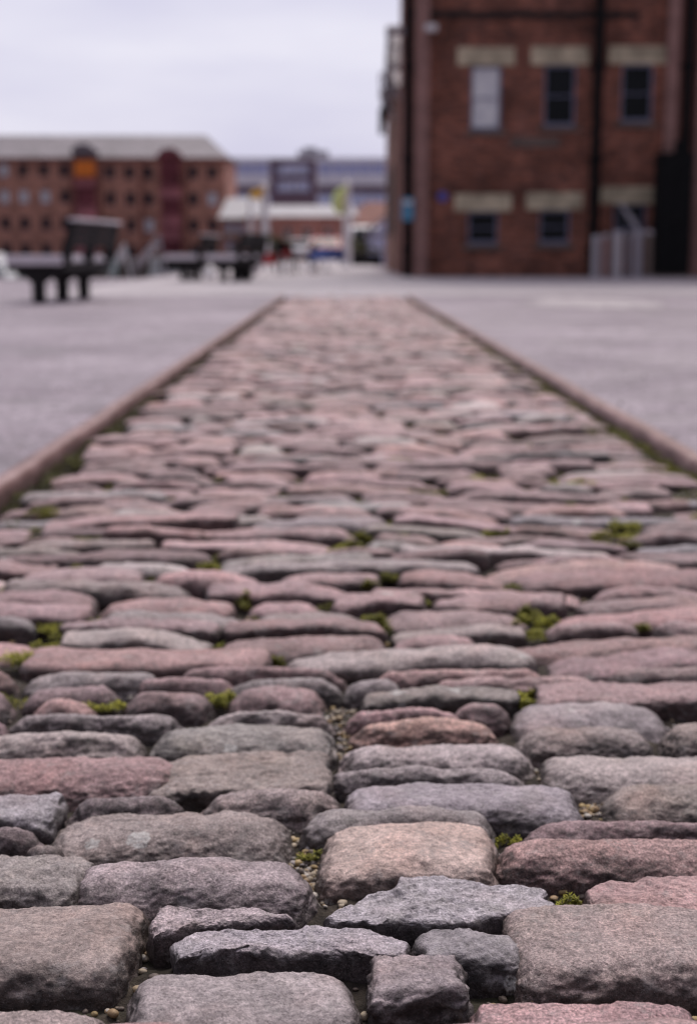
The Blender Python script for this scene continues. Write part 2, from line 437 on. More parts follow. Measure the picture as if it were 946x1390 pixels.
def sett_geo(x0, x1, yf, yb, top, style, step, seed, drop=(0., 0.), bow=0., tilt=(0., 0.), warp=.006, skew=0., pwr=None):
    """a hewn block: rounded box with its own radius on each edge, bent, worn and chipped. yf, yb: (left, right) plan depth"""
    rs = np.random.default_rng(seed)
    Rf, Rb, Rs, Rz, crown, amp, side = style
    (fl, fr), (bl, br) = yf, yb
    hx = (x1-x0)/2; D = ((bl-fl)+(br-fr))/2; hy = D/2; zb = -.075
    Rf = min(Rf, D*.62); Rb = min(Rb, D*.36); Rs = min(Rs, hx*.8)
    nx = max(5, int(round(2*hx/step))); ny = max(4, int(round(D/step))); nz = max(2, int(round(.055/step)))
    gx, gy = np.linspace(-hx, hx, nx+1), np.linspace(-hy, hy, ny+1); gz = np.r_[zb, np.linspace(top-.055, top, nz+1)[0 if nz > 2 else 1:]]
    nz = len(gz)-1
    idx = lambda i, j, k: (i*(ny+1)+j)*(nz+1)+k
    Qs = []
    def face(A, B, f, flip):
        a, b = np.meshgrid(A[:-1], B[:-1], indexing='ij'); a = a.ravel(); b = b.ravel()
        q = np.c_[f(a, b), f(a+1, b), f(a+1, b+1), f(a, b+1)]; Qs.append(q[:, ::-1] if flip else q)
    I, J, K_ = np.arange(nx+1), np.arange(ny+1), np.arange(nz+1)
    face(I, J, lambda a, b: idx(a, b, nz), False)
    face(I, K_, lambda a, b: idx(a, 0, b), False); face(I, K_, lambda a, b: idx(a, ny, b), True)
    face(J, K_, lambda a, b: idx(0, a, b), True); face(J, K_, lambda a, b: idx(nx, a, b), False)
    Q = np.vstack(Qs); uq, inv = np.unique(Q.ravel(), return_inverse=True); Q = inv.reshape(Q.shape)
    k = uq % (nz+1); ij = uq//(nz+1); j = ij % (ny+1); i = ij//(ny+1)
    p = np.c_[gx[i], gy[j], gz[k]]
    q = np.c_[np.clip(p[:, 0], -hx+Rs, hx-Rs), np.clip(p[:, 1], -hy+Rf, hy-Rb), np.minimum(p[:, 2], top-Rz)]
    R = np.c_[np.full(len(p), Rs), np.where(p[:, 1] < q[:, 1], Rf, Rb), np.full(len(p), Rz)]
    e = (p-q)/R; ne = np.linalg.norm(e, axis=1)[:, None]
    pw = {LOAF[0]: 1.9, TABLE[0]: 2.4, THIN[0]: 1.9, FLAT[0]: 2.8, ANG[0]: 2.2}.get(style[0], 1.7+rs.random()*.9) if pwr is None else pwr
    ne = (np.abs(e)**pw).sum(1)[:, None]**(1/pw)
    V = np.where(ne > 1e-6, q + e/np.maximum(ne, 1e-6)*R, p)
    u = V[:, 0]/hx; v = V[:, 1]/hy
    zt = np.clip((V[:, 2]+.06)/(top+.06), 0, 1)
    V[:, 2] -= zt*(crown*(.5*u*u+.5*v*v) + drop[0]*np.clip(-u, 0, 1)**2.4 + drop[1]*np.clip(u, 0, 1)**2.4)
    V[:, 2] += zt*(V[:, 0]*tilt[0] + V[:, 1]*tilt[1])
    s_ = (u+1)/2; t_ = (v+1)/2
    yy = (fl+(fr-fl)*s_)*(1-t_) + (bl+(br-bl)*s_)*t_ + bow*(1-u*u)*t_
    V = np.c_[x0+hx*(u+1), yy, V[:, 2]]
    # plan irregularity
    pp = V*np.array([1, 1, .5]) + seed*.713 % 89
    w = warp*np.c_[fbm(pp*11, 2), .75*fbm(pp*11+31, 2), .55*fbm(pp*9+57, 2)]
    V = V + w*np.c_[np.ones(len(V)), np.ones(len(V)), zt]
    nrm = np.zeros_like(V); fn = np.cross(V[Q[:, 2]]-V[Q[:, 0]], V[Q[:, 3]]-V[Q[:, 1]])
    for c in range(4): np.add.at(nrm, Q[:, c], fn)
    nrm /= np.linalg.norm(nrm, axis=1)[:, None]+1e-12
    up = np.clip(nrm[:, 2], 0, 1); sw = (.6+side*.9*(1-up))
    pp = V + seed*1.37 % 97
    d = amp*(.0022*fbm(pp*24, 2)*sw)
    if step < .012: d -= amp*.0030*np.abs(perlin(pp*np.array([26, 28, 38])+13))*(.25+.6*(1-up)); d += amp*.0028*(perlin(pp*9+3))*(.4+.6*(1-up))
    if step < .02: d += amp*.0016*fbm(pp*60+9, 2)*sw
    if step < .007:
        ch = fbm(pp*np.array([18, 18, 30])+77, 2); d -= amp*.0060*np.clip(ch-.20, 0, .45)*1.5*(.5+.5*side*(1-up))
        d += amp*.0011*fbm(pp*150+5, 3)*sw
    if step < .004: d += amp*.0007*fbm(pp*380+2, 2)
    V = V + nrm*d[:, None]
    return V, [], Q

def flake(V, top, strength, seed):
    """split-stone bedding: terrace the upper surface into thin steps and break up the edge"""
    pp = V*np.array([1, 1.3, .4]) + seed
    h = fbm(pp*9, 3)*2.2
    st = np.floor(h) + np.clip((h-np.floor(h))*5, 0, 1)
    V[:, 2] += strength*(st-.6)*np.clip((V[:, 2]+.03)/.03, 0, 1)
    V[:, 2] += .0014*fbm(V*np.array([120, 120, 60])+seed, 3)
    return V

def mesh_from(name, V, tris, quads, tint):
    me = bpy.data.meshes.new(name)
    nt, nq = len(tris), len(quads)
    me.vertices.add(len(V)); me.vertices.foreach_set('co', np.asarray(V, np.float32).ravel())
    li = np.r_[np.asarray(tris, np.int32).ravel() if nt else np.zeros(0, np.int32), np.asarray(quads, np.int32).ravel() if nq else np.zeros(0, np.int32)]
    me.loops.add(len(li)); me.loops.foreach_set('vertex_index', li.astype(np.int32))
    me.polygons.add(nt+nq)
    st = np.r_[np.arange(nt)*3, nt*3+np.arange(nq)*4].astype(np.int32)
    me.polygons.foreach_set('loop_start', st)
    me.polygons.foreach_set('use_smooth', np.ones(nt+nq, bool))
    me.update(calc_edges=True); me.validate()
    at = me.attributes.new('tint', 'FLOAT_COLOR', 'POINT')
    t = np.asarray(tint, np.float32)
    if t.ndim == 1: t = np.tile(t, (len(V), 1))
    at.data.foreach_set('color', t.ravel())
    return me

#            Rf    Rb    Rs    Rz    crown  amp  side
LOAF   = (.064, .018, .034, .056, .008, 1.0, .9)
FLAT   = (.018, .010, .014, .018, .003, 1.0, 1.1)
TABLE  = (.036, .016, .026, .038, .004, .9, 1.0)
SLATE  = (.007, .006, .007, .007, .001, .45, .7)
THIN   = (.034, .016, .036, .040, .004, 1.0, .8)
ANG    = (.022, .014, .016, .022, .006, 1.3, 1.1)

C_ = dict(  # stone colours (albedo)
    mauve=(.300, .205, .211), pink=(.345, .222, .219), red=(.272, .184, .178), orange=(.39, .250, .215), grey=(.255, .225, .228), pale=(.35, .305, .300),
    blue=(.240, .224, .242), brown=(.235, .195, .185), dark=(.170, .142, .142), green=(.245, .225, .212), tan=(.37, .300, .262), plum=(.240, .170, .175))
STONES_GROUP = 'cobblestones of the old paved track'

def add_stone(V, F, Q, tint, label):
    base = np.array([V[:, 0].mean(), V[:, 1].mean(), -.085])
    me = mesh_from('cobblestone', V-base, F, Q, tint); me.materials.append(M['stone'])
    o = bpy.data.objects.new('cobblestone', me); COL.objects.link(o); o.location = base
    return set_props(o, label, 'cobblestone', STONES_GROUP)

# each row: (x left, x right, y crest, y foot, style, colour, lichen, label, extras) surveyed on the photograph's own pixel grid
T = [
 # nearest row
 (-75, 183, 1226, 1345, TABLE, 'brown', .02, 'flat topped brown cobble with squared edges in the bottom left corner', dict(tl=10, tr=-2)),
 (562, 706, 1258, 1325, ANG, 'blue', .1, 'small blocky blue grey cobble wedged at the bottom below the jagged slate slab', dict()),
 (690, 1010, 1228, 1350, TABLE, 'brown', .08, 'broad pitted grey brown cobble filling the bottom right corner', dict(tl=8, tr=0)),
 (495, 625, 1291, 1375, ANG, 'grey', .0, 'small grey cobble cut by the bottom edge, in front of the small blocky blue one', dict()),
 (170, 480, 1322, 1430, TABLE, 'grey', .1, 'wide grey cobble lying in front of the broken flat slate at the bottom', dict()),
 (640, 960, 1362, 1470, TABLE, 'mauve', .1, 'mauve cobble in front of the broad pitted one in the bottom right corner', dict()),
 (-90, 160, 1368, 1470, LOAF, 'brown', .1, 'brown cobble in front of the flat topped one in the bottom left corner', dict()),
 # second row
 (-60, 115, 1160, 1236, ANG, 'grey', .15, 'lumpy cracked grey cobble on the left edge behind the flat topped corner one', dict()),
 (87, 428, 1163, 1246, LOAF, 'grey', .05, 'long pale topped loaf cobble with a hollow front, left of the gravel pocket', dict(tl=14, tr=6)),
 (440, 675, 1118, 1206, TABLE, 'tan', .05, 'stout tan pillow shaped cobble right of the gravel pocket', dict(tl=12, tr=4)),
 (670, 1010, 1139, 1203, LOAF, 'red', .05, 'long ridged red brown cobble with a dark underside, behind the flat rust slate', dict(tl=6, tr=0)),
 (703, 1010, 1113, 1146, THIN, 'plum', .03, 'thin plum red strip of a cobble behind the long ridged red brown one', dict(tl=4, tr=0)),
 (35, 100, 1148, 1168, THIN, 'dark', .0, 'small dark stone chip between the lumpy grey cobble and the big lichen spotted one', dict()),
 # third row
 (-50, 66, 1121, 1166, LOAF, 'dark', .1, 'dark rounded cobble on the left edge beside the big lichen spotted one', dict()),
 (55, 402, 1098, 1174, LOAF, 'brown', .30, 'biggest dark loaf shaped cobble with white lichen spots on its left end', dict(tl=14, tr=8)),
 (408, 684, 1094, 1148, LOAF, 'grey', .38, 'grey cobble with a white lichen patch behind the stout tan pillow cobble', dict(tl=3, tr=6)),
 (467, 790, 1064, 1124, TABLE, 'blue', .04, 'wide smooth blue grey cobble with a square right end', dict(tl=4, tr=4)),
 (812, 1010, 1062, 1116, LOAF, 'brown', .05, 'brown loaf shaped cobble right of the wide smooth blue grey one', dict(tl=14, tr=0)),
 (85, 256, 1083, 1112, THIN, 'dark', .05, 'low dark strip of stone just behind the biggest lichen spotted cobble', dict(tl=8, tr=2)),
 (-50, 80, 1077, 1128, FLAT, 'blue', .02, 'flat square edged blue grey cobble on the left edge', dict()),
 (262, 466, 1068, 1116, LOAF, 'brown', .08, 'rough brown grey cobble right of the low dark strip', dict(tl=14, tr=2)),
 # fourth row
 (-60, 243, 1026, 1087, LOAF, 'red', .05, 'long smooth reddish cobble on the left edge with a dark cracked right end', dict()),
 (205, 447, 1022, 1085, FLAT, 'brown', .04, 'angular flat topped brown cobble with a clipped right corner', dict(tl=14, tr=0)),
 (440, 716, 1043, 1072, THIN, 'grey', .05, 'thin grey cobble between the wide blue grey one and the long pale one', dict(tl=2, tr=2)),
 (452, 733, 1009, 1056, LOAF, 'pale', .08, 'long pale grey cobble with a rounded right end in the middle of the track', dict(tl=2, tr=4)),
 (729, 1010, 1021, 1082, LOAF, 'pale', .12, 'large pale grey boulder like cobble at the right edge', dict(tl=2, tr=6)),
 (895, 1010, 981, 1030, LOAF, 'brown', .03, 'squat brown cobble at the right edge behind the large pale one', dict(tl=3)),
 # fifth row
 (-60, 203, 994, 1032, LOAF, 'pale', .08, 'long grey pink cobble on the left edge behind the long smooth reddish one', dict()),
 (203, 463, 983, 1038, LOAF, 'green', .45, 'big greenish grey cobble freckled with pale lichen', dict(tl=8, tr=0)),
 (261, 462, 966, 990, LOAF, 'pale', .05, 'narrow pale pink cobble lying behind the greenish lichen freckled one', dict(tl=8, tr=6)),
 (470, 681, 976, 1014, LOAF, 'orange', .04, 'salmon orange cobble with a pointed left end', dict(tl=14, tr=6)),
 (462, 640, 962, 982, LOAF, 'pink', .03, 'pinkish cobble tucked behind the salmon orange one', dict(tl=2, tr=10)),
 (689, 896, 985, 1028, LOAF, 'brown', .03, 'brown orange loaf shaped cobble in front of the broad grey one on the right', dict(tl=8, tr=6)),
 (684, 915, 951, 1000, LOAF, 'grey', .18, 'broad arched grey cobble on the right with a speck of white', dict(tl=14, tr=10)),
 (10, 256, 968, 1000, LOAF, 'grey', .08, 'long low grey cobble on the left behind the long grey pink one', dict(tl=8, tr=2)),
 (-60, 22, 975, 1002, LOAF, 'mauve', .03, 'short mauve cobble on the left edge beside the long low grey one', dict()),
 # sixth and seventh rows
 (162, 293, 938, 972, LOAF, 'plum', .02, 'short plum brown cobble in front of the long diagonal grey one', dict(tl=5, tr=0)),
 (304, 452, 933, 970, LOAF, 'mauve', .02, 'mauve cobble with a slanting right end, in front of the long whitish grey one', dict(tl=5, tr=2)),
 (307, 470, 922, 944, THIN, 'grey', .05, 'long whitish grey strip of a cobble left of the mossy joint', dict(tl=3)),
 (455, 553, 921, 952, LOAF, 'grey', .05, 'whitish grey blunt cobble in the middle just past the salmon one', dict()),
 (494, 704, 934, 962, FLAT, 'dark', .2, 'dark mottled flat cobble left of the bright moss tuft', dict(tl=4)),
 (603, 702, 955, 984, LOAF, 'plum', .02, 'short dark plum cobble between the salmon and the arched grey cobbles', dict(tl=2)),
 (726, 1010, 926, 968, FLAT, 'mauve', .04, 'wide flat mauve cobble at the right edge beside the bright moss tuft', dict()),
 (38, 136, 949, 976, THIN, 'pink', .02, 'small wedge shaped pink cobble near the left edge', dict(tl=12)),
 (22, 228, 910, 940, LOAF, 'grey', .1, 'long pale grey cobble lying slightly askew near the left edge', dict(tl=14, tr=-2)),
 (26, 166, 930, 962, LOAF, 'plum', .02, 'dark mauve lump of a cobble in front of the askew pale grey one', dict(tl=8)),
 (-50, 20, 940, 975, LOAF, 'plum', .02, 'dark plum cobble cut by the left edge beside the wedge shaped pink one', dict()),
 (175, 330, 919, 938, LOAF, 'mauve', .02, 'flattish mauve cobble touching the right end of the askew pale grey one', dict(tl=5)),
 (240, 470, 905, 925, LOAF, 'mauve', .03, 'long mauve cobble behind the whitish grey strip', dict(tl=4)),
 (505, 742, 909, 928, THIN, 'pink', .02, 'slim pink cobble behind the slim mauve one right of centre', dict()),
 (580, 822, 918, 938, THIN, 'mauve', .02, 'slim mauve cobble behind the dark mottled flat one', dict()),
 (820, 1010, 905, 932, LOAF, 'plum', .02, 'greyish plum cobble at the right edge behind the wide flat mauve one', dict()),
 (-60, 25, 912, 940, LOAF, 'red', .02, 'reddish cobble cut by the left edge beside the askew pale grey one', dict()),
]
ONE = [0]
def lin_jit(c, rs, a=.10):
    v = 1+a*rs.normal(); return tuple(max(.02, x*v*(1+.014*rs.normal())) for x in c)

for i, (xl, xr, yt, yb, sty, cn, lich, lab, ex) in enumerate(T):
    rs = np.random.default_rng(100+i)
    top = rs.normal()*.002
    ym = yt*.45+yb*.55
    x0 = U(xl, ym, -.015)[0]-.004; x1 = U(xr, ym, -.015)[0]+.004
    Rb, Rf = sty[1], sty[0]
    yb_w = lambda y: U((xl+xr)/2, y, top-.003)[1] + .55*Rb
    yf_w = lambda y: U((xl+xr)/2, y, -.022)[1] - .010
    bl = br = yb_w(yt)
    fl = fr = yf_w(yb)
    if min(bl, br) - fl < .045: fl = fr = min(bl, br) - .045
    mm = U(0, yt, 0)[1]/F*1.25
    V, Fc, Q = sett_geo(x0, x1, (fl, fr), (bl, br), top, sty, .0027 if yt > 955 else .0045, 31+i, (ex.get('tl', 2)*mm, ex.get('tr', 2)*mm), warp=.0065)
    if sty is ANG: V = flake(V, top, .0016, i*7.7)
    elif sty is FLAT: V = flake(V, top, .0012, i*5.1)
    add_stone(V, Fc, Q, (*lin_jit(C_[cn], rs, .05), lich), lab)

# split slate-like slabs with broken outlines, surveyed as polygons
POLY = [
 ([(440,1236),(475,1213),(533,1198),(541,1179),(605,1177),(640,1184),(668,1187),(706,1184),(742,1192),(744,1206),(759,1215),(757,1225),(705,1230),(650,1234),(610,1243),(560,1241),(516,1245),(460,1244)], 'blue', (610,1212),
  'jagged blue grey slate slab with a torn outline, in front of the tan pillow cobble'),
 ([(234,1268),(262,1253),(330,1251),(408,1250),(424,1245),(508,1250),(540,1258),(557,1268),(552,1286),(470,1282),(400,1288),(310,1284),(238,1289)], 'blue', (400,1268),
  'broken flat blue grey slate at the bottom, overlapping the stepped grey one'),
 ([(201,1243),(214,1222),(280,1220),(352,1220),(380,1229),(402,1240),(330,1244),(262,1247),(232,1256),(207,1258)], 'grey', (290,1234),
  'stepped grey slate just left of the gravel pocket behind the broken flat blue grey one'),
 ([(793,1196),(815,1187),(846,1188),(868,1177),(915,1176),(1000,1180),(1010,1232),(900,1234),(796,1230)], 'red', (890,1207),
  'flat rust brown layered slate at the right, behind the broad pitted corner cobble'),
]
for i, (pp, cn, cc, lab) in enumerate(POLY):
    rs = np.random.default_rng(300+i)
    w = np.array([U(x, y, .002) for x, y in pp]); w = w[::-1] if np.sum(w[:, 0]*np.roll(w[:, 1], -1)-np.roll(w[:, 0], -1)*w[:, 1]) < 0 else w
    o = outline_from(w, 300, .0035, i+50)
    V, Fc, Q = stone_geo(o, -.003, SLATE, 0, 77+i, center=U(*cc, .002))
    V = flake(V, .0, .0016, 3.3*i+1.7)
    add_stone(V, Fc, Q, (*lin_jit(tuple(q*1.3 for q in C_[cn]), rs, .03), .03), lab)
n_ind = len(T)+len(POLY)

MOSS = [(470,748,.035,1.3),(285,775,.025,1.1),(528,788,.02,1.2),(722,863,.030,1.6),(738,850,.022,1.5),(703,946,.022,1.5),(708,956,.016,1.4),(300,946,.018,1.5),(298,955,.015,1.2),(660,658,.05,1.5),(585,675,.045,1.2),(770,660,.05,1.5),(824,733,.04,1.6),
    (845,718,.04,1.5),(70,862,.035,1.4),(60,885,.03,1.3),(20,900,.035,1.5),(40,902,.03,1.3),(225,735,.045,.9),(95,785,.04,.8),(150,960,.022,1.4),(430,1128,.008,.7),(424,1152,.010,.8),(692,1134,.011,1.5),(772,1216,.010,1.2),(550,630,.05,1.4),(505,850,.02,.8),
    (610,630,.04,1.1),(190,1158,.010,.7),(200,1232,.012,.7),(20,950,.025,1.0),(640,630,.05,1.2),(485,735,.03,1.0),(540,735,.03,1.0),(830,745,.03,1.0),(870,856,.018,1.0),(95,868,.03,1.0),(510,852,.02,.8),(660,870,.014,.6),(375,903,.012,.9),(330,820,.014,.9),(500,800,.016,.9),(535,716,.03,1.0),(675,730,.03,1.0),(718,838,.014,.9),(130,852,.02,1.0),(60,700,.05,.7),(120,740,.05,.6),(310,1165,.01,.5),(185,1150,.012,.6)]
MOSS_XY = [(a, b, r) for a, b, r, _ in MOSS]
# the rest of the track, row after row away from the camera
GZ = .0
XL, XR = -.778, .905
def xr_at(y): return .895 - .0068*(y-3.6)
def xl_at(y): return -.782 + .0018*(y-3.6)
MIDC = ['mauve']*12 + ['pink']*6 + ['plum']*4 + ['red']*2 + ['grey']*1 + ['pale']*2 + ['blue']*1 + ['brown']*1
ADJ = dict(mauve='dusky mauve', pink='dull pink', plum='dark plum', red='brick red', grey='mid grey', pale='pale grey', blue='bluish grey', brown='brown')
ORD = ['nearest'] + [f'{k}' for k in range(1, 200)]
def ordinal(k):
    w = {1:'first',2:'second',3:'third',4:'fourth',5:'fifth',6:'sixth',7:'seventh',8:'eighth',9:'ninth',10:'tenth',11:'eleventh',12:'twelfth',13:'thirteenth',14:'fourteenth',15:'fifteenth',16:'sixteenth',17:'seventeenth',18:'eighteenth',19:'nineteenth',20:'twentieth'}
    if k in w: return w[k]
    tens = {2:'twenty',3:'thirty',4:'forty',5:'fifty'}[k//10]
    return tens + '-' + w[k % 10] if k % 10 else tens[:-1]+'ieth'
def px(x, y): return CX + 5*0 + (x - .0026*y)/y*F*.985   # rough picture column, only to tell which stones are inside the frame

bulkV, bulkF, bulkQ, bulkT, nb = [], [], [], [], 0
def add_bulk(V, Fc, Q, tint):
    global nb
    bulkV.append(V); bulkF.append(np.array(Fc, int).reshape(-1, 3)+nb); bulkQ.append(Q+nb); bulkT.append(np.tile(np.array(tint, np.float32), (len(V), 1))); nb += len(V)

def edge_z(x, y):
    e = min(x-XL, XR-x)
    return -.030*max(0, 1-max(e, 0)/.20) + .007*float(perlin(np.array([[x*1.7, y*1.1, 4.2]]))[0])

HOLES = [(*U(a, b, -.02), c*.45) for a, b, c in MOSS_XY if b < 905]
y = 1.862; row = 0; JOINTS = []
rs = np.random.default_rng(2024)
y_edges = lambda x, yy: yy + .045*float(perlin(np.array([[x*1.5, yy*.9, 8.8]]))[0]) + .016*float(perlin(np.array([[x*4.1, yy*3.1, 2.8]]))[0])
n_far = 0
while y < 18.55:
    pitch = float(np.clip(rs.normal(.072, .016), .046, .112)) * (1 if y < 3.6 else (1.15 if y < 8 else 1.35))
    row += 1
    XL, XR = xl_at(y), xr_at(y)
    x = XL + rs.uniform(-.015, .075)
    k_in = 0
    labels = []
    while x < XR-.05:
        w = float(np.clip(rs.lognormal(math.log(.235), .38), .09, .48))
        if x+w > XR: w = XR-x
        if XR-(x+w) < .09: w = XR-x
        for (mx_, my_, mr_) in HOLES:
            if y < my_ < y+pitch and x+.07 < mx_-mr_ and (mx_-mr_*.9) < x+w+.12:
                w = mx_-mr_*.9-x; hole = 1.8*mr_; break
        else: hole = 0.
        gap = rs.uniform(.003, .013)
        if rs.random() < .10: gap += rs.uniform(.012, .035)
        x0, x1 = x+gap/2, x+w-gap/2
        x += w+hole
        if x1-x0 < .06: continue
        parts = [(0., 1.)]
        if rs.random() < .10 and pitch > .095: s_ = rs.uniform(.42, .58); parts = [(0, s_), (s_, 1)]
        for (a, b) in parts:
            ga = rs.uniform(.001, .007); gb = rs.uniform(.001, .007)
            yy0, yy1 = y+pitch*a+ga, y+pitch*b-gb
            fl, fr = y_edges(x0, yy0), y_edges(x1, yy0); bl, br = y_edges(x0, yy1), y_edges(x1, yy1)
            xm, ymid = (x0+x1)/2, (yy0+yy1)/2
            half = ymid/F*CX/.985
            inside = abs(xm-.0026*ymid) < half*1.0 + (x1-x0)*.30
            cn = MIDC[rs.integers(len(MIDC))]
            sty = [LOAF, LOAF, LOAF, THIN, TABLE, FLAT][rs.integers(6)]
            dd = yy1-yy0
            sty = (min(sty[0], dd*.5), min(sty[1], dd*.38), min(sty[2]*rs.uniform(.7, 1.2), (x1-x0)*.35), min(sty[3], .022)*rs.uniform(.75, 1.2), sty[4]*rs.uniform(.7, 1.3), sty[5]*1.15, sty[6])
            top = float(rs.normal(0, .0045)) + edge_z(xm, ymid)
            step = .0065 if ymid < 2.5 else (.010 if ymid < 3.6 else (.017 if ymid < 6.5 else .032))
            seed = int(rs.integers(1e6)); rq = np.random.default_rng(seed)
            V, Fc, Q = sett_geo(x0, x1, (fl, fr), (bl, br), top, sty, step, seed, (abs(rs.normal())*.008, abs(rs.normal())*.008), tilt=(rs.normal()*.03, rs.normal()*.05), warp=.0105)
            tint = (*lin_jit(tuple(q*.92 for q in C_[cn]), rq, .15), .12 if cn in ('grey', 'pale') else .03)
            if inside and n_ind < 300:
                k_in += 1
                shape = 'long' if (x1-x0)/dd > 3.4 else ('blocky' if (x1-x0)/dd < 1.8 else 'oblong')
                if dd < .045: shape = 'sliver'
                edge = ''
                st = {'%s' % 0: ''}
                ob = add_stone(V, Fc, Q, tint, None); labels.append((ob, ADJ[cn], shape)); n_ind += 1
            else:
                n_far += 1; add_bulk(V, Fc, Q, tint)
        if rs.random() < .6: JOINTS.append((x, y+pitch*rs.uniform(.1, .9)))
    mcount = len(labels)
    for q, (ob, cname, shape) in enumerate(labels):
        where = 'leftmost' if q == 0 else ('rightmost' if q == mcount-1 else ordinal(q+1)+' from left')
        ob['label'] = f'{shape} {cname} cobble, {where} in {ordinal(row)} row past the askew grey one'
    y += pitch
# stones under and beside the camera, outside the picture
yy = .62
while yy < 1.86:
    pitch = .112; dep = (yy+.05)*cos(TH)+CAMH*sin(TH); XL, XR = xl_at(yy), xr_at(yy)
    limr, liml = (1010-473)/F*dep+.010, (-62-473)/F*dep-.010
    if yy < .86: limr = liml = 0.
    for side in (-1, 1):
        x = limr if side > 0 else XL
        end = XR if side > 0 else liml
        while x < end-.06:
            w = min(float(np.clip(rs.lognormal(math.log(.23), .25), .12, .36)), end-x)
            if end-(x+w) < .09: w = end-x
            seed = int(rs.integers(1e6)); rq = np.random.default_rng(seed)
            V, Fc, Q = sett_geo(x+.006, x+w-.006, (yy+.006, yy+.006), (yy+pitch-.008, yy+pitch-.008), float(rs.normal(0, .004))+edge_z(x+w/2, yy), LOAF, .012, seed)
            add_bulk(V, Fc, Q, (*lin_jit(C_[MIDC[rs.integers(len(MIDC))]], rq, .1), .08)); x += w
    yy += pitch
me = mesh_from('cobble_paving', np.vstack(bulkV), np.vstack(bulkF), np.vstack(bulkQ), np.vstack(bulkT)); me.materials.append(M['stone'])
o = bpy.data.objects.new('cobble_paving', me); COL.objects.link(o)
set_props(o, 'blurred far stretch of pinkish cobbles running up to the plaza', 'cobble paving', None, 'stuff')

# ------------------------------------------------------------------ joint bed, gravel, moss
def grid_mesh(name, x0, x1, y0, y1, nx, ny, zf, mat, kind='structure'):
    X, Y = np.meshgrid(np.linspace(x0, x1, nx), np.linspace(y0, y1, ny)); p = np.c_[X.ravel(), Y.ravel(), np.zeros(nx*ny)]
    p[:, 2] = zf(p)
    i = np.arange(nx*ny).reshape(ny, nx); Q = np.c_[i[:-1, :-1].ravel(), i[:-1, 1:].ravel(), i[1:, 1:].ravel(), i[1:, :-1].ravel()]
    me = mesh_from(name, p, [], Q, (1, 1, 1, 1)); me.materials.append(mat)
    o = bpy.data.objects.new(name, me); COL.objects.link(o); o['kind'] = kind; return o

def bedz(p):
    q = np.c_[p[:, :2], np.zeros(len(p))]
    e = np.minimum(p[:, 0]-xl_at(p[:, 1]), xr_at(p[:, 1])-p[:, 0])
    return -.033 + .006*fbm(q*14, 3) + .003*fbm(q*70, 2) - .022*np.clip(1-e/.16, 0, 1)
grid_mesh('track_bed', -.84, 1.0, .45, 4.4, 330, 740, bedz, M['soil'])
grid_mesh('track_bed', -.84, 1.0, 4.4, 18.75, 60, 420, lambda p: bedz(p)-.004, M['soil'])

ico = None
import bmesh
def ico_arrays(sub):
    bm = bmesh.new(); bmesh.ops.create_icosphere(bm, subdivisions=sub, radius=1); bm.verts.ensure_lookup_table()
    v = np.array([q.co[:] for q in bm.verts]); f = np.array([[w.index for w in q.verts] for q in bm.faces]); bm.free(); return v, f
IV, IF = ico_arrays(2)
def scatter_blobs(name, pts, sizes, tints, mat, label, cat):
    Vs, Fs, Ts = [], [], []; nv = 0
    for k, (p, s, t) in enumerate(zip(pts, sizes, tints)):
        r = RNG.normal(size=3); a = np.array([1, RNG.uniform(.6, 1), RNG.uniform(.45, .8)])*s
        th = RNG.uniform(0, 2*pi); R = np.array([[cos(th), -sin(th), 0], [sin(th), cos(th), 0], [0, 0, 1]])
        w = 1+.22*perlin(IV*1.3+k*3.7)
        Vs.append((IV*w[:, None]*a) @ R.T + p); Fs.append(IF+nv); nv += len(IV); Ts.append(np.tile(np.array([*t, 1], np.float32), (len(IV), 1)))
    me = mesh_from(name, np.vstack(Vs), np.vstack(Fs), [], np.vstack(Ts)); me.materials.append(mat)
    o = bpy.data.objects.new(name, me); COL.objects.link(o); return set_props(o, label, cat, None, 'stuff')

PEB = [(.42,.34,.25),(.36,.27,.17),(.30,.20,.11),(.48,.43,.38),(.22,.17,.13),(.12,.09,.075),(.30,.26,.25),(.42,.30,.14)]
pts, sz, ti = [], [], []
# a general sprinkle, and the deep pockets the photograph shows
def peb(x, y, n, sp, z=-.034):
    for _ in range(n):
        q = np.array([[x+RNG.normal()*sp[0], y+RNG.normal()*sp[1], 0]])
        zz = float(bedz(q)[0])
        s = float(np.clip(RNG.lognormal(math.log(.0023), .5), .0009, .0050))
        pts.append((q[0, 0], q[0, 1], max(zz, z-.012)+s*.4)); sz.append(s); b = PEB[RNG.integers(len(PEB))]; ti.append(tuple(np.array(b)*RNG.uniform(.6, 1.15)))
for (px_, py_, n, sx, sy) in [(432,1150,120,.016,.02),(425,1180,170,.014,.022),(415,1215,160,.016,.016),(440,1205,70,.014,.012),(190,1268,150,.012,.03),(205,1290,90,.012,.015),(770,1208,130,.018,.014),(800,1105,90,.012,.014),
    (210,1152,90,.03,.012),(120,1165,60,.03,.01),(655,1100,40,.02,.01),(455,968,50,.02,.012),(300,958,40,.01,.012),(95,1080,60,.03,.012),(480,960,40,.015,.015),(575,848,20,.02,.015),(462,1000,120,.012,.03),(460,1030,60,.012,.02),(725,1050,50,.012,.02),(160,945,40,.02,.012),(235,1085,40,.015,.012)]:
    x, y = U(px_, py_, -.035); peb(x, y, n, (sx, sy))
for _ in range(3800):
    y = .92+2.4*RNG.random()**1.6; half = y*.27
    peb(RNG.uniform(-half, half), y, 1, (.001, .001))
scatter_blobs('gravel', pts, sz, ti, M['pebble'], 'fine tan and cream gravel caught in the joints between the cobbles', 'gravel')

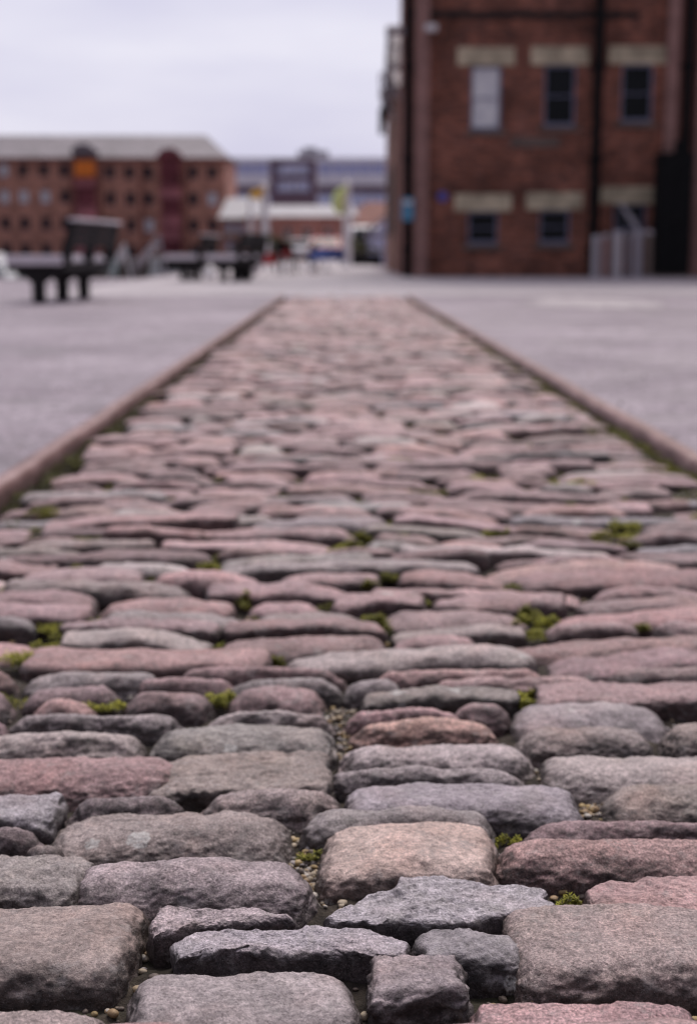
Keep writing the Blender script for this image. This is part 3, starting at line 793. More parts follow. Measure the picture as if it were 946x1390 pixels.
def leaf_patch(centres, name, label, cat, kind='stuff', mat='moss'):
    """centres: (x, y, z, rx, ry, n, leaf size, brightness)"""
    V, Q, Tn = [], [], []
    for (x, y, z, rx, ry, n, ls, br) in centres:
        r = np.sqrt(RNG.random(n)); a = RNG.uniform(0, 2*pi, n)
        px_ = x+rx*r*np.cos(a); py_ = y+ry*r*np.sin(a); pz = z + (1-r**2)*ls*2.2*RNG.uniform(.2, 1, n)
        yaw = RNG.uniform(0, 2*pi, n); pit = RNG.uniform(.05, .9, n); L = ls*RNG.uniform(.6, 1.4, n); W = L*.42
        d = np.c_[np.cos(yaw)*np.cos(pit), np.sin(yaw)*np.cos(pit), np.sin(pit)]; s = np.c_[-np.sin(yaw), np.cos(yaw), np.zeros(n)]
        c = np.c_[px_, py_, pz]
        q = np.stack([c, c+d*(L*.55)[:, None]+s*(W*.5)[:, None], c+d*L[:, None], c+d*(L*.55)[:, None]-s*(W*.5)[:, None]], 1)
        b = len(V)*0
        V.append(q.reshape(-1, 3))
        g = RNG.random(n)[:, None]; col = (1-g)*np.array([.050, .055, .010]) + g*np.array([.23, .215, .024]); col *= br
        Tn.append(np.repeat(np.c_[col, np.ones(n)], 4, 0))
    V = np.vstack(V); Q = np.arange(len(V)).reshape(-1, 4)
    me = mesh_from(name, V, [], Q, np.vstack(Tn)); me.materials.append(M[mat]); me.polygons.foreach_set('use_smooth', np.zeros(len(Q), bool))
    o = bpy.data.objects.new(name, me); COL.objects.link(o); return set_props(o, label, cat, None, kind)

ms = []
for (px_, py_, r, br) in MOSS:
    x, y = U(px_, py_, -.020)
    ls = .0042 if py_ > 1000 else (.006 if py_ > 850 else .009)
    for _ in range(7):
        q = r*RNG.uniform(.25, .55); ms.append((x+RNG.normal()*r*.55, y+RNG.normal()*r*.3, (-.019 if py_ < 905 else (-.024 if py_ < 1000 else -.030))+RNG.uniform(-.004, .004), q*1.25, q*.7, int(70+q*5200), ls*RNG.uniform(.5, .9), br*RNG.uniform(.9, 2.0)))
for x, y in JOINTS:
    if RNG.random() < .70:
        r = RNG.uniform(.008, .028); ms.append((x, y, -.024, r*.8, r*.5, int(50+r*2500), .006, RNG.uniform(.6, 1.7)))
# along the kerbs: thick on the right, thinner and darker on the left
for _ in range(950):
    y = 2.4+15.5*RNG.random()**1.15; r = RNG.uniform(.02, .055)
    dens = .35+.65*(perlin(np.array([[y*1.3, 2.2, 1.]]))[0] > -.15)
    if RNG.random() < dens: ms.append((xr_at(y)+.01-abs(RNG.normal())*.065, y, -.038, r*.8, r, int(60+r*2600), .010, RNG.uniform(.4, 1.35)))
for _ in range(330):
    y = 2.6+15*RNG.random()**1.1; r = RNG.uniform(.02, .045)
    ms.append((xl_at(y)-.01+abs(RNG.normal())*.05, y, -.038, r*.8, r, int(50+r*1500), .011, RNG.uniform(.25, .7)))
leaf_patch(ms, 'moss', 'bright green moss tufts growing in the joints and along the kerbs', 'moss')

# ------------------------------------------------------------------ ground, kerbs, basin
def ground_sheet():
    xs = [-1500, -95, -4.6, -.862, .979, 1500]; ys = [-60, .40, 18.72, 31.6, 128, 2500]
    b = MB()
    def X(i, j):
        yk = min(max(ys[j], .4), 18.72)-3.6
        return xs[i] + (.0018*yk if i == 3 else (-.0068*yk if i == 4 else 0))
    for i in range(5):
        for j in range(5):
            trench = (i == 3 and j in (1,)); basin = (i == 1 and j == 3)
            if trench or basin: continue
            b.quad((X(i, j), ys[j], GZ), (X(i+1, j), ys[j], GZ), (X(i+1, j+1), ys[j+1], GZ), (X(i, j+1), ys[j+1], GZ))
    return b.build('ground', M['pave'])
set_props(ground_sheet(), kind='structure')
b = MB(); z = GZ+.004
b.quad((-4.2, 18.72, z), (60, 18.72, z), (60, 33.6, z), (-4.2, 33.6, z)); b.quad((-4.2, 33.6, z), (1.2, 33.6, z), (1.2, 150, z), (-4.2, 150, z))
set_props(b.build('plaza', M['slab']), kind='structure')
pts, sz, ti = [], [], []
for _ in range(900):
    y = 2.6+9*RNG.random()**1.5; sd = 1 if RNG.random() < .6 else -1
    x = xr_at(y)+.12+RNG.random()*y*.22 if sd > 0 else xl_at(y)-.10-RNG.random()*y*.22
    q = float(np.clip(RNG.lognormal(math.log(.0032), .45), .0016, .009)); pts.append((x, y, q*.3)); sz.append(q); ti.append(tuple(np.array([(.62,.58,.56),(.50,.44,.42),(.10,.085,.08),(.40,.30,.2)][RNG.integers(4)])*RNG.uniform(.7, 1.2)))
scatter_blobs('grit', pts, sz, ti, M['pebble'], 'loose pale grit lying on the tarmac beside the kerbs', 'grit')
cx_, cy_ = U(800, 411); b = MB(); n = 40
b.v = [(cx_+cos(2*pi*k/n)*(.75+.16*sin(k*1.7)+.1*sin(k*.6)), cy_+sin(2*pi*k/n)*(1.5+.3*sin(k*2.3)), GZ+.004) for k in range(n)]; b.f = [tuple(range(n))]
set_props(b.build('pavement_patch', M['slab']), kind='structure')
# quay coping and basin
b = MB(); b.box((-95, 31.25, -2.2), (-4.6, 31.6, GZ+.0)).box((-4.6, 31.6, -2.2), (-4.25, 128, GZ-.002)).box((-95, 128, -2.2), (-4.6, 128.4, GZ-.002))
set_props(b.build('quay_wall', M['sill']), kind='structure')
b = MB(); b.quad((-95, 31.5, -1.1), (-4.5, 31.5, -1.1), (-4.5, 128.2, -1.1), (-95, 128.2, -1.1))
set_props(b.build('water', M['water']), kind='structure')

def kerb(x_in, x_out, slope):
    s = 1 if x_out > x_in else -1
    prof = [(x_in-.004*s, -.09), (x_in-.001*s, GZ-.004), (x_in+.004*s, GZ+.007), (x_in+.011*s, GZ+.012), (x_in+.030*s, GZ+.013), (x_out-.012*s, GZ+.011), (x_out-.003*s, GZ+.006), (x_out+.003*s, -.09)]
    V, Q = [], []; ys = np.arange(.2, 18.741, .03); m = len(prof)
    for y in ys:
        w = .004*float(perlin(np.array([[y*.9, x_in*7, 0.]]))[0]); hh = .003*float(perlin(np.array([[y*2.2, x_in*9, 3.]]))[0]) - (.010 if abs((y+.4*s) % 1.38) < .03 else 0)
        for (x, z) in prof: V.append((x+w+slope*(y-3.6), y, z+hh))
    for k in range(len(ys)-1):
        for j in range(m-1): Q.append((k*m+j, (k+1)*m+j, (k+1)*m+j+1, k*m+j+1))
    n = (len(ys)-1)*m
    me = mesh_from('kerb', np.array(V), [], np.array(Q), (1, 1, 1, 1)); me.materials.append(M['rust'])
    bm = bmesh.new(); bm.from_mesh(me); bm.faces.new([bm.verts[:][0+j] for j in range(m)]) if False else None
    bm.verts.ensure_lookup_table(); bm.faces.new([bm.verts[n+j] for j in range(m)]); bmesh.ops.recalc_face_normals(bm, faces=bm.faces[:]); bm.to_mesh(me); bm.free()
    o = bpy.data.objects.new('kerb', me); COL.objects.link(o); o['kind'] = 'structure'; return o
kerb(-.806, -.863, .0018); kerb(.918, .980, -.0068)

# ------------------------------------------------------------------ facade builder
def facade(x0, x1, z0, z1, openings, depth, flip=False):
    """wall in the local x-z plane at y=0 (front towards -y) with real openings and reveals of the given depth"""
    b = MB(); xs = sorted({x0, x1, *[o[0] for o in openings], *[o[1] for o in openings]}); zs = sorted({z0, z1, *[o[2] for o in openings], *[o[3] for o in openings]})
    for i in range(len(xs)-1):
        for j in range(len(zs)-1):
            cx, cz = (xs[i]+xs[i+1])/2, (zs[j]+zs[j+1])/2
            if any(o[0] < cx < o[1] and o[2] < cz < o[3] for o in openings): continue
            b.quad((xs[i], 0, zs[j]), (xs[i+1], 0, zs[j]), (xs[i+1], 0, zs[j+1]), (xs[i], 0, zs[j+1]))
    for (a, c, d, e) in openings:
        b.quad((a, 0, d), (a, depth, d), (a, depth, e), (a, 0, e)); b.quad((c, 0, d), (c, 0, e), (c, depth, e), (c, depth, d))
        b.quad((a, 0, d), (c, 0, d), (c, depth, d), (a, depth, d)); b.quad((a, 0, e), (a, depth, e), (c, depth, e), (c, 0, e))
    return b

# ------------------------------------------------------------------ right-hand warehouse
YF = 34.2
wx = lambda x: P(x, 300, YF)[0]
wz = lambda y: P(700, y, YF)[1]
corner = wx(553)
R_ = empty('warehouse', (corner, YF, GZ), 'dark red brick dockside warehouse with buff stone lintels on the right of the track', 'warehouse')
def lx(x): return wx(x)-corner
def lz(y): return wz(y)-GZ
WIN = [(636,677,89,177,'pale_pane'),(734,776,88,172,'glass'),(837,879,87,166,'glass'),(635,676,287,332,'glass'),(732,773,285,331,'glass'),(832,876,277,314,'glass')]
ops = [(lx(a), lx(b), lz(d), lz(c)) for a, b, c, d, _ in WIN]
for s in (636, 734, 837):           # two more storeys above the picture
    for q in (-110, -300):
        ops.append((lx(s), lx(s+41), lz(q+88), lz(q)))
H = 15.5
fa = facade(0, 16.0, 0, H, ops, .16); fa.build('wall', M['brick'], R_)
sw = MB(); sw.quad((0, 0, 0), (0, 0, H), (0, 5.4, H), (0, 5.4, 0)).quad((0, 5.4, 0), (0, 5.4, H), (16, 5.4, H), (16, 5.4, 0)); sw.build('side_wall', M['brick'], R_)
MB().quad((0, 0, H), (16, 0, H), (16, 2.7, H+1.6), (0, 2.7, H+1.6)).quad((0, 5.4, H), (0, 2.7, H+1.6), (16, 2.7, H+1.6), (16, 5.4, H)).add([(0,0,H),(0,5.4,H),(0,2.7,H+1.6)], [(0,1,2)]).build('roof', M['slate'], R_)
for k, (a, c, z0, z1) in enumerate(ops):
    g = WIN[k][4] if k < 6 else 'glass'
    fr = MB(); t = .055
    fr.box((a, .06, z0), (a+t, .13, z1)).box((c-t, .06, z0), (c, .13, z1)).box((a+t, .06, z0), (c-t, .13, z0+t*1.6)).box((a+t, .06, z1-t), (c-t, .13, z1))
    zm = (z0+z1)/2; fr.box((a+t, .065, zm-.012), (c-t, .125, zm+.012)); xm = (a+c)/2
    fr
    w = fr.build('window', M['frame'], R_)
    MB().quad((a+t, .10, z0+t), (c-t, .10, z0+t), (c-t, .10, z1-t), (a+t, .10, z1-t)).build('pane', M[g], w)
    MB().box((a-.33, -.03, z1+.0), (c+.30, .155, z1+.41), .012).build('lintel', M['lintel'], R_)
    MB().box((a-.13, -.09, z0-.13), (c+.12, .155, z0-.002), .012).build('sill', M['sill'], R_)
for zc in (lz(20), lz(20)-5.0+8.4):
    MB().box((0.02, -.06, zc-.07), (5.35, -.002, zc+.07), .01).build('string_course', M['oldblack'], R_)
# paler brick pier on the corner and the two piers at the right
def pier(x0, x1, z0, y0=-.22):
    return MB().box((lx(x0), y0, z0), (lx(x1), -.002, H-.3), .02).build('pier', M['pier'], R_)
pier(561, 580, 0); pier(895, 911, lz(209), -.2); pier(935, 990, 0, -.3)
MB().box((lx(911)+.006, -.10, 0), (lx(935)-.006, -.003, H-.4)).build('brick_recess', M['redroof'], R_)
def pipe(x, r, y0, z0=0, z1=H-.2):
    b = MB(); X = lx(x); b.tube((X, y0, z0), (X, y0, z1), r, n=14)
    for q in np.arange(.6, z1, 2.1): b.tube((X, y0, q), (X, y0, q+.09), r*1.25, n=14); b.box((X-r*1.6, y0, q+.02), (X+r*1.6, -.004, q+.07))
    return b.build('downpipe', M['black'], R_, smooth=True)
pipe(804, .115, -.16); pipe(552, .085, -.11); pipe(922, .11, -.24, lz(195))
pl = MB().lathe((0, 0, 0), [(.0, 0), (.115, 0), (.125, .012), (.115, .022), (.0, .024)], 20)
pl.v = [(lx(600)+v[0], -.006-v[2], lz(267)+v[1]) for v in pl.v]; pl.build('plaque', M['plaque'], R_)
b = MB(); X, Z = lx(580), lz(41); b.box((X-.12, -.42, Z-.07), (X+.16, -.20, Z+.08), .02); fl = b.build('floodlight', M['white'], R_)
MB().box((X-.03, -.225, Z-.03), (X+.03, -.003, Z+.03)).build('bracket', M['black'], fl)
MB().box((lx(690), -.05, lz(200)), (lx(733)+.4, -.002, lz(186)), .01).build('buff_patch', M['sill'], R_)
# soft brick arches and stains below the ground floor sills are part of the brick; ironwork on the side wall towards the dock
def side(x, y, Yd): q = P(x, y, Yd); return q[0]-corner, Yd-YF, q[1]-GZ
def balcony(px0, px1, py0, py1, Yd, ln, name, mat, rail=True):
    x0 = side(px0, py1, Yd)[0]; z0 = side(px0, py1, Yd)[2]; z1 = side(px0, py0, Yd)[2]; y0 = Yd-YF
    b = MB(); b.box((x0, y0, z0), (-.003, y0+ln, z0+.09))
    if rail:
        n = 7
        for k in range(n+1):
            t = y0+ln*k/n; b.tube((x0+.03, t, z0+.09), (x0+.03, t, z1), .016, n=6)
        for q in range(1, 5):
            t = x0+(-x0)*q/5; b.tube((t, y0+.02, z0+.09), (t, y0+.02, z1), .014, n=6)
        b.box((x0, y0, z1-.05), (x0+.06, y0+ln, z1)); b.box((x0, y0, z1-.05), (-.003, y0+.05, z1))
        b.box((x0+.02, y0+.02, z0-.35), (x0+.08, y0+.08, z0))
        b.tube((x0+.05, y0+.05, z0), (-.01, y0+.05, z0-.8), .03, n=8)
    return b.build(name, M[mat], R_)
balcony(525, 548, 62, 92, 39.0, .6, 'balcony', 'galv'); balcony(516, 543, 98, 126, 41.0, 1.4, 'balcony', 'galv')
x0, y0, z0 = side(515, 180, 42.0); z1 = side(515, 146, 42.0)[2]
MB().box((x0, y0, z0), (x0+.16, y0+.75, z1), .01).box((x0+.05, y0+.3, z1), (-.003, y0+.38, z1+.06)).build('hanging_lantern', M['black'], R_)
x0, y0, z0 = side(524, 46, 36.0); z1 = side(524, 37, 36.0)[2]
MB().box((x0, y0, z0), (-.003, y0+.22, z1), .01).tube((x0+.08, y0+.1, z0), (x0+.08, y0+.1, z0-.25), .05, .07).build('hoist_arm', M['galv'], R_)
AH = P(535, 122, 40.5)[1]-GZ
an = MB(); an.quad((-.06, 5.45, 0), (-.06, 5.45, AH), (-.06, 16, AH), (-.06, 16, 0)).quad((-.06, 5.45, 0), (14, 5.45, 0), (14, 5.45, AH), (-.06, 5.45, AH)).quad((-.06, 16, 0), (-.06, 16, AH), (14, 16, AH), (14, 16, 0))
an = an.build('annex_wall', M['brick_ann'], R_); MB().quad((-.2, 5.42, AH), (14, 5.42, AH), (14, 10.7, AH+2.4), (-.2, 10.7, AH+2.4)).quad((-.2, 10.7, AH+2.4), (14, 10.7, AH+2.4), (14, 16.1, AH), (-.2, 16.1, AH)).build('annex_roof', M['slate'], R_)
for zc in (1.1,):            # loading doors down the side wall
    for yc in (7.5, 12.5):
        MB().box((-.11, yc, zc), (-.063, yc+1.3, zc+2.0), .01).build('loading_door', M['oldblack'], R_)
for yc in (2.2,):
    MB().box((-.09, yc, 0), (-.003, yc+.5, H-.4), .01).build('pier', M['pier'], R_)

# small blue sign strapped to the corner pipe
cxs, czs = P(553, 284, 33.9)
sg = empty('direction_sign', (cxs, 33.86, czs), 'small pale blue rectangular sign on the corner pipe of the brick warehouse', 'sign')
MB().box((-.14, -.012, -.27), (.14, .012, .27), .006).build('sign_plate', M['blue'], sg)
MB().box((-.11, -.0145, .12), (.11, -.0125, .2)).build('pale_stripe', M['white'], sg)
MB().box((-.11, .012, -.15), (.11, .14, -.11)).box((-.11, .012, .11), (.11, .14, .15)).build('strap', M['galv'], sg)

# tall black cabinet in front of the right-hand piers
yc = 33.15
c0, c1 = P(889, 375, yc)[0], P(934, 375, yc)[0]; ct = P(900, 207, yc)[1]-GZ; ct2 = P(915, 190, yc)[1]-GZ
kb = empty('steel_cabinet', ((c0+c1)/2, yc, GZ), 'tall matt black cabinet standing against the warehouse piers at the right edge', 'cabinet')
w = (c1-c0)/2
MB().box((-w, 0, .06), (w, .6, ct), .012).build('body', M['black'], kb)
MB().box((-w+.02, .02, 0), (w-.02, .58, .06)).build('plinth', M['sill'], kb)
for s in (-1, 1):
    d = MB().box((min(s*.006, s*(w-.02)), -.022, .10), (max(s*.006, s*(w-.02)), -.002, ct-.05), .004).build('door', M['black'], kb)
    MB().box((s*.05-.012, -.05, ct*.45), (s*.05+.012, -.022, ct*.45+.16), .004).build('handle', M['oldblack'], d)
MB().box((w*.05, .1, ct), (w*.85, .4, ct2), .01).build('cable_box', M['black'], kb)

# bollards and the post row in front of it
def bollard(x, ymid, top_px, wpx, mat, label, dome=True, Yd=31.6):
    X, z = P(x, top_px, Yd); hgt = z-GZ; r = wpx/2/F*Yd
    e = empty('bollard', (X, Yd, GZ), label, 'bollard', 'bollards in front of the black cabinet')
    MB().lathe((0, 0, 0), [(r*1.0, 0.05), (r*.94, .1), (r*.9, hgt*.5), (r*.88, hgt-.10)], 18).build('post', M[mat], e, smooth=True)
    MB().lathe((0, 0, 0), [(r*.88, hgt-.10), (r*1.02, hgt-.09), (r*1.02, hgt-.05), (r*.8, hgt-.015), (r*.4, hgt), (.01, hgt+.003)], 18).build('cap', M['steel'], e, smooth=True)
    MB().lathe((0, 0, 0), [(r*1.25, 0), (r*1.25, .03), (r*1.0, .05)], 18).build('base_collar', M['galv'], e, smooth=True)
    return e
bollard(809, 0, 319, 12, 'steel', 'pale steel bollard nearest the black downpipe', Yd=31.4)
bollard(822, 0, 317, 10, 'plum', 'pinkish bollard second from the black downpipe', Yd=31.7)
bollard(838, 0, 313, 12, 'pbol', 'whitest bollard, in the middle of the row under the window', Yd=31.3)
bollard(853, 0, 316, 8, 'galv', 'slim grey bollard between the whitest one and the domed dark one', Yd=31.9)
bollard(866, 0, 312, 12, 'galv', 'darker grey bollard with a shiny cap, second from the black cabinet', Yd=31.4)
bollard(880, 0, 312, 12, 'sill', 'brown bollard with a bright cap right beside the black cabinet', Yd=31.6)
# pale board leaning up to the window behind the bollards
(xa, za), (xb, zb) = P(864, 311, 31.5), P(842, 276, 33.9)
lp = empty('leaning_board', (xa, 31.5, GZ), 'pale narrow board propped from a bollard up to the lower right warehouse window', 'board')
dx, dy, dz = xb-xa, 2.4, zb-za
A = np.array((0., 0., za-GZ+.03)); B = np.array((dx, dy, zb-GZ)); wv = np.array((.065, 0, 0))
th = np.array((0, -.03, -.01))
MB().add([A-wv, A+wv, B+wv, B-wv, A-wv+th, A+wv+th, B+wv+th, B-wv+th], [(0,1,2,3),(7,6,5,4),(0,4,5,1),(1,5,6,2),(2,6,7,3),(3,7,4,0)]).build('plank', M['galv'], lp)
m1 = A+(B-A)*.35; m2 = A+(B-A)*.8
MB().box(tuple(m1+np.array((-.09,-.06,-.02))), tuple(m1+np.array((.09,-.028,.03)))).box(tuple(m2+np.array((-.09,-.06,-.02))), tuple(m2+np.array((.09,-.028,.03)))).build('batten', M['galv'], lp)

# ------------------------------------------------------------------ benches on the left
def make_bench(name, loc, rz, label, L=1.95):
    e = empty(name, loc, label, 'bench', 'chunky benches along the quay', rz)
    sw_, sh = .66, .50
    # local: x = 0 is the backrest side, seat runs to x = -sw_, y along the bench
    s = MB(); n = 6; pw = (sw_-.02)/n
    for k in range(n): s.box((-sw_+k*pw, -.06, sh-.05), (-sw_+(k+1)*pw-.012, L+.06, sh), .006)
    s.build('seat', M['wood'], e)
    MB().box((-sw_, -.085, sh-.075), (-.02, -.062, sh+.035), .006).box((-sw_, L+.062, sh-.075), (-.02, L+.085, sh+.035), .006).build('seat_edge', M['wood'], e)
    MB().box((-sw_-.0, -.05, sh-.155), (-sw_+.05, L+.05, sh-.052), .006).box((-.06, -.05, sh-.155), (-.01, L+.05, sh-.052), .006).box((-.36, .0, sh-.13), (-.30, L, sh-.052)).build('side_rail', M['oldblack'], e)
    for k in range(3):
        y = .05+(L-.1)*k/2
        MB().box((-.40, y-.055, 0), (-.27, y+.055, sh-.13), .008).build('leg', M['oldblack'], e)
        MB().prism([(-sw_+.02, sh-.053), (-.02, sh-.053), (-.05, sh-.15), (-.26, sh-.27), (-.41, sh-.27), (-sw_+.04, sh-.09)], 'y', y-.045, y+.045).build('bracket', M['oldblack'], e)
        MB().prism([(-.09, sh-.05), (.03, sh-.05), (.125, .90), (.06, .90)], 'y', y-.065, y+.065).build('back_post', M['oldblack'], e)
    for k in range(2):
        y0 = .05+(L-.1)*k/2+.042; y1 = .05+(L-.1)*(k+1)/2-.042
        p = MB()
        for q in range(4):
            z0 = sh+.125+q*.070; z1 = z0+.063; a = lambda z: -.012+(z-sh)*.23
            p.prism([(a(z0), z0), (a(z0)+.04, z0), (a(z1)+.04, z1), (a(z1), z1)], 'y', y0, y1)
        p.build('backrest', M['oldblack'], e)
    MB().box((.045, -.03, .902), (.150, L+.03, .935), .006).build('top_rail', M['wood' if L > 1.8 else 'oldblack'], e)
    return e
make_bench('bench', (-3.08, 15.75, GZ), -radians(5), 'black framed bench with pale grey seat slats, nearest one on the left')
b2 = make_bench('bench', (-2.93, 28.6, GZ), -radians(4), 'dark bench halfway to the quay edge, second along the row on the left')
b3 = make_bench('bench', (-2.05, 27.6, GZ), -radians(15), 'dark short bench set askew, just right of the second one', 1.5)

# ------------------------------------------------------------------ quayside: railing, gangway, boats
rl = empty('quay_railing', (-4.9, 31.4, GZ), 'low grey railing with thin bars along the edge of the quay on the left', 'railing')
b = MB()
for zz in (.30, .17): b.tube((-16, 0, zz), (-.15, 0, zz), .016, n=8)
b.build('rail', M['teal'], rl)
for k in range(11):
    b = MB(); X = -16+1.585*k; b.tube((X, 0, 0), (X, 0, .34), .028, n=10); b.lathe((X, 0, .34), [(.028, 0), (.04, .02), (.028, .045), (.005, .055)], 10); b.build('post', M['teal'], rl, smooth=True)

gx0 = P(160, 370, 31.9)[0]
gw = empty('gangway', (gx0, 32.2, GZ), 'pale grey metal gangway sloping up beside the nearest bench', 'gangway')
q = [P(150, 376, 32.2), P(170, 338, 32.2), P(184, 366, 33.4), P(217, 327, 33.4)]
for (a, c, Yd) in ((q[0], q[1], 0.), (q[2], q[3], 1.2)):
    b = MB(); A = np.array((a[0]-gx0, Yd, a[1]-GZ)); B = np.array((c[0]-gx0, Yd, c[1]-GZ))
    for t in (0, .16): b.tube(A+np.array((0, 0, t-.05)), B+np.array((0, 0, t-.05)), .035, n=8)
    for t in np.linspace(0, 1, 6): m_ = A+(B-A)*t; b.tube(m_+np.array((0, 0, -.09)), m_+np.array((0, 0, .13)), .022, n=8)
    b.tube((B[0], Yd, B[2]), (B[0]+.15, Yd, -.1), .03, n=8); b.build('handrail', M['galv'] if Yd else M['white'], gw)
A0, B0 = np.array(q[2])-np.array((gx0, GZ)), np.array(q[3])-np.array((gx0, GZ))
MB().quad((A0[0], .1, A0[1]-.08), (A0[0], 1.1, A0[1]-.08), (B0[0], 1.1, B0[1]-.08), (B0[0], .1, B0[1]-.08)).build('deck', M['galv'], gw)

def boat(x0, x1, Yd, label, cab=.42, hull='teal'):
    L = x1-x0; e = empty('moored_boat', ((x0+x1)/2, Yd, -1.1), label, 'boat', 'boats moored in the dock basin')
    h = L/2; prof = [(-h, 0.0), (-h+.25, -.15), (h-.7, -.15), (h, .75), (-h-.05, .70)]
    V = []; n = 14
    b = MB(); rings = []
    for k in range(n+1):
        t = k/n; x = -h+L*t; w = .95*(1-max(0, (t-.6)/.4)**2*.97); sheer = .78+.28*t**2
        rings.append([(x, -w*.7, -.2), (x, -w*.95, .25), (x, -w, sheer), (x, w, sheer), (x, w*.95, .25), (x, w*.7, -.2)])
    vs = sum(rings, []); fs = []
    for k in range(n):
        for j in range(6): fs.append((k*6+j, k*6+(j+1) % 6, (k+1)*6+(j+1) % 6, (k+1)*6+j))
    fs.append(tuple(range(5, -1, -1))); fs.append(tuple(n*6+j for j in range(6)))
    b.add(vs, fs); b.build('hull', M[hull], e)
    c0, c1 = -h*.62, h*.42
    MB().prism([(c0, .84), (c1+.45, .90), (c1, .84+cab+.55), (c0+.1, .84+cab+.55)], 'y', -.7, .7).build('cabin', M['white'], e)
    for s in np.linspace(c0+.35, c1-.55, 4): MB().box((s, -.71, 1.16), (s+.42, -.702, 1.42)).build('window', M['glass'], e)
    MB().box((-h+.02, -.97, .74), (h*.55, -.955, .82)).build('rubbing_strake', M['white'], e)
    return e
boat(P(-150, 360, 41)[0], P(58, 360, 41)[0], 41, 'white cabin boat moored behind the nearest bench at the left edge', .28)
boat(P(180, 360, 43)[0], P(262, 360, 43)[0]+1.2, 43, 'short white and teal boat moored behind the second bench', .16)

# ------------------------------------------------------------------ left warehouse across the basin
YW = 150.0
X0, X1 = P(-230, 300, YW)[0], P(308, 300, YW)[0]
W = empty('warehouse', (X0, YW, GZ), 'long brown brick warehouse with grey hipped roof and two red loading bays across the dock', 'warehouse')
Lw = X1-X0; zl = lambda y: P(200, y, YW)[1]-GZ; xl_ = lambda x: P(x, 300, YW)[0]-X0
eave = zl(214); ridge = zl(188)
cols = [-205,-175,-130,-100,-60,-20,8,34,63,90,151,178,203,263,289]
ops = []; meta = []
for r, yy in enumerate((231, 267, 303, 339)):
    for c in cols:
        yo = yy + (3 if c > 140 else 0); ops.append((xl_(c-6.5), xl_(c+6.5), zl(yo+9), zl(yo-9))); meta.append((r, c))
facade(0, Lw, 0, eave, ops, .25).build('wall', M['brick_far'], W)
MB().quad((Lw, 0, 0), (Lw, 14, 0), (Lw, 14, eave), (Lw, 0, eave)).build('end_wall', M['brick_far'], W)
hip = 3.0
MB().add([(-.3, -.4, eave), (Lw+.4, -.4, eave), (Lw+.4, 14.4, eave), (-.3, 14.4, eave), (-.3, 7, ridge+.9), (Lw-hip+.3, 7, ridge+.9)], [(0,1,5,4), (1,2,5), (2,3,4,5), (3,0,4)]).build('roof', M['slate'], W)
MB().box((-.2, -.35, eave-.32), (Lw+.3, -.003, eave-.01)).build('gutter', M['redroof'], W)
PALEW = {(1, 8), (1, 34), (1, 63), (0, 8), (2, 203), (1, 289), (1, -60)}  # panes coloured pale to stand for reflected sky
for (a, c, z0, z1), (r, cc) in zip(ops, meta):
    f = MB().box((a, .12, z0), (a+.09, .2, z1)).box((c-.09, .12, z0), (c, .2, z1)).box((a+.09, .12, z0), (c-.09, .2, z0+.1)).box((a+.09, .12, z1-.09), (c-.09, .2, z1)).box(((a+c)/2-.03, .13, z0+.1), ((a+c)/2+.03, .19, z1-.09))
    w = f.build('window', M['frame' if (r, cc) in PALEW else 'purple'], W)
    MB().quad((a+.05, .18, z0+.05), (c-.05, .18, z0+.05), (c-.05, .18, z1-.05), (a+.05, .18, z1-.05)).build('pane', M['pale_pane' if (r, cc) in PALEW else 'glass'], w)
def bay(x0, x1, top, mats, orange):
    a, c = xl_(x0), xl_(x1)
    b = MB().box((a-.12, -.5, zl(top+12)), (c+.12, -.003, zl(top+12)+.3)); m_ = (a+c)/2
    b.prism([(a-.3, zl(top+6)), (c+.3, zl(top+6)), (c+.2, zl(top+1)), (m_+.5, zl(top-6)), (m_-.5, zl(top-6)), (a-.2, zl(top+1))], 'y', -.9, 2.5)
    b.build('loading_hood', M['slate' if orange else 'maroon'], W)
    zs = np.linspace(zl(top+6), .4, len(mats)+1)
    if orange: zs[1] -= .45*(zs[0]-zs[1])
    for k, mt in enumerate(mats):
        d = MB().box((a, -.30, zs[k+1]+.06), (c, -.003, zs[k]-.06), .02).build('loading_door', M[mt], W)
        MB().box((a-.15, -1.0, zs[k+1]-.06), (c+.15, -.003, zs[k+1]+.05)).build('landing', M['maroon'], d)
bay(105, 132, 202, ['orange', 'pinkd', 'maroon', 'pinkd', 'maroon', 'pinkd'], True)
bay(220, 246, 208, ['maroon', 'maroon', 'pinkd', 'maroon', 'pinkd', 'pinkd', 'maroon'], False)
for x in (194, 100, 252, 138):
    MB().tube((xl_(x), -.15, 0), (xl_(x), -.15, eave-.3), .13, n=8).build('downpipe', M['redroof'], W)

# ------------------------------------------------------------------ the far end of the street
def far(px0, px1, py0, py1, Yd): return P(px0, 300, Yd)[0], P(px1, 300, Yd)[0], P(400, py1, Yd)[1]-GZ, P(400, py0, Yd)[1]-GZ
# long banded office block
YO = 265.0
a, c, z0, z1 = far(250, 640, 214, 352, YO)
Of = empty('office_block', (a, YO, GZ), 'long pale lavender office block with blue strip windows closing the far view', 'office building')
zz = lambda y: P(400, y, YO)[1]-GZ
for k, (p0, p1, mt, nm, dy) in enumerate([(214, 222, 'pale', 'parapet', -.3), (222, 236, 'band', 'window_band', 0), (236, 252, 'pale', 'spandrel', -.3), (252, 263, 'purple', 'dark_band', -.1), (263, 277, 'bglass', 'window_band', 0), (277, 300, 'pale', 'spandrel', -.3)]):
    o = MB().box((0, dy, zz(p1)), (c-a, 18, zz(p0)-.003)).build(nm, M[mt], Of)
    if nm == 'window_band':
        f = MB()
        for X in np.arange(1, c-a-1, 2.4): f.box((X, dy-.08, zz(p1)+.02), (X+.22, dy-.003, zz(p0)-.02))
        f.build('mullion', M['pale'], o)
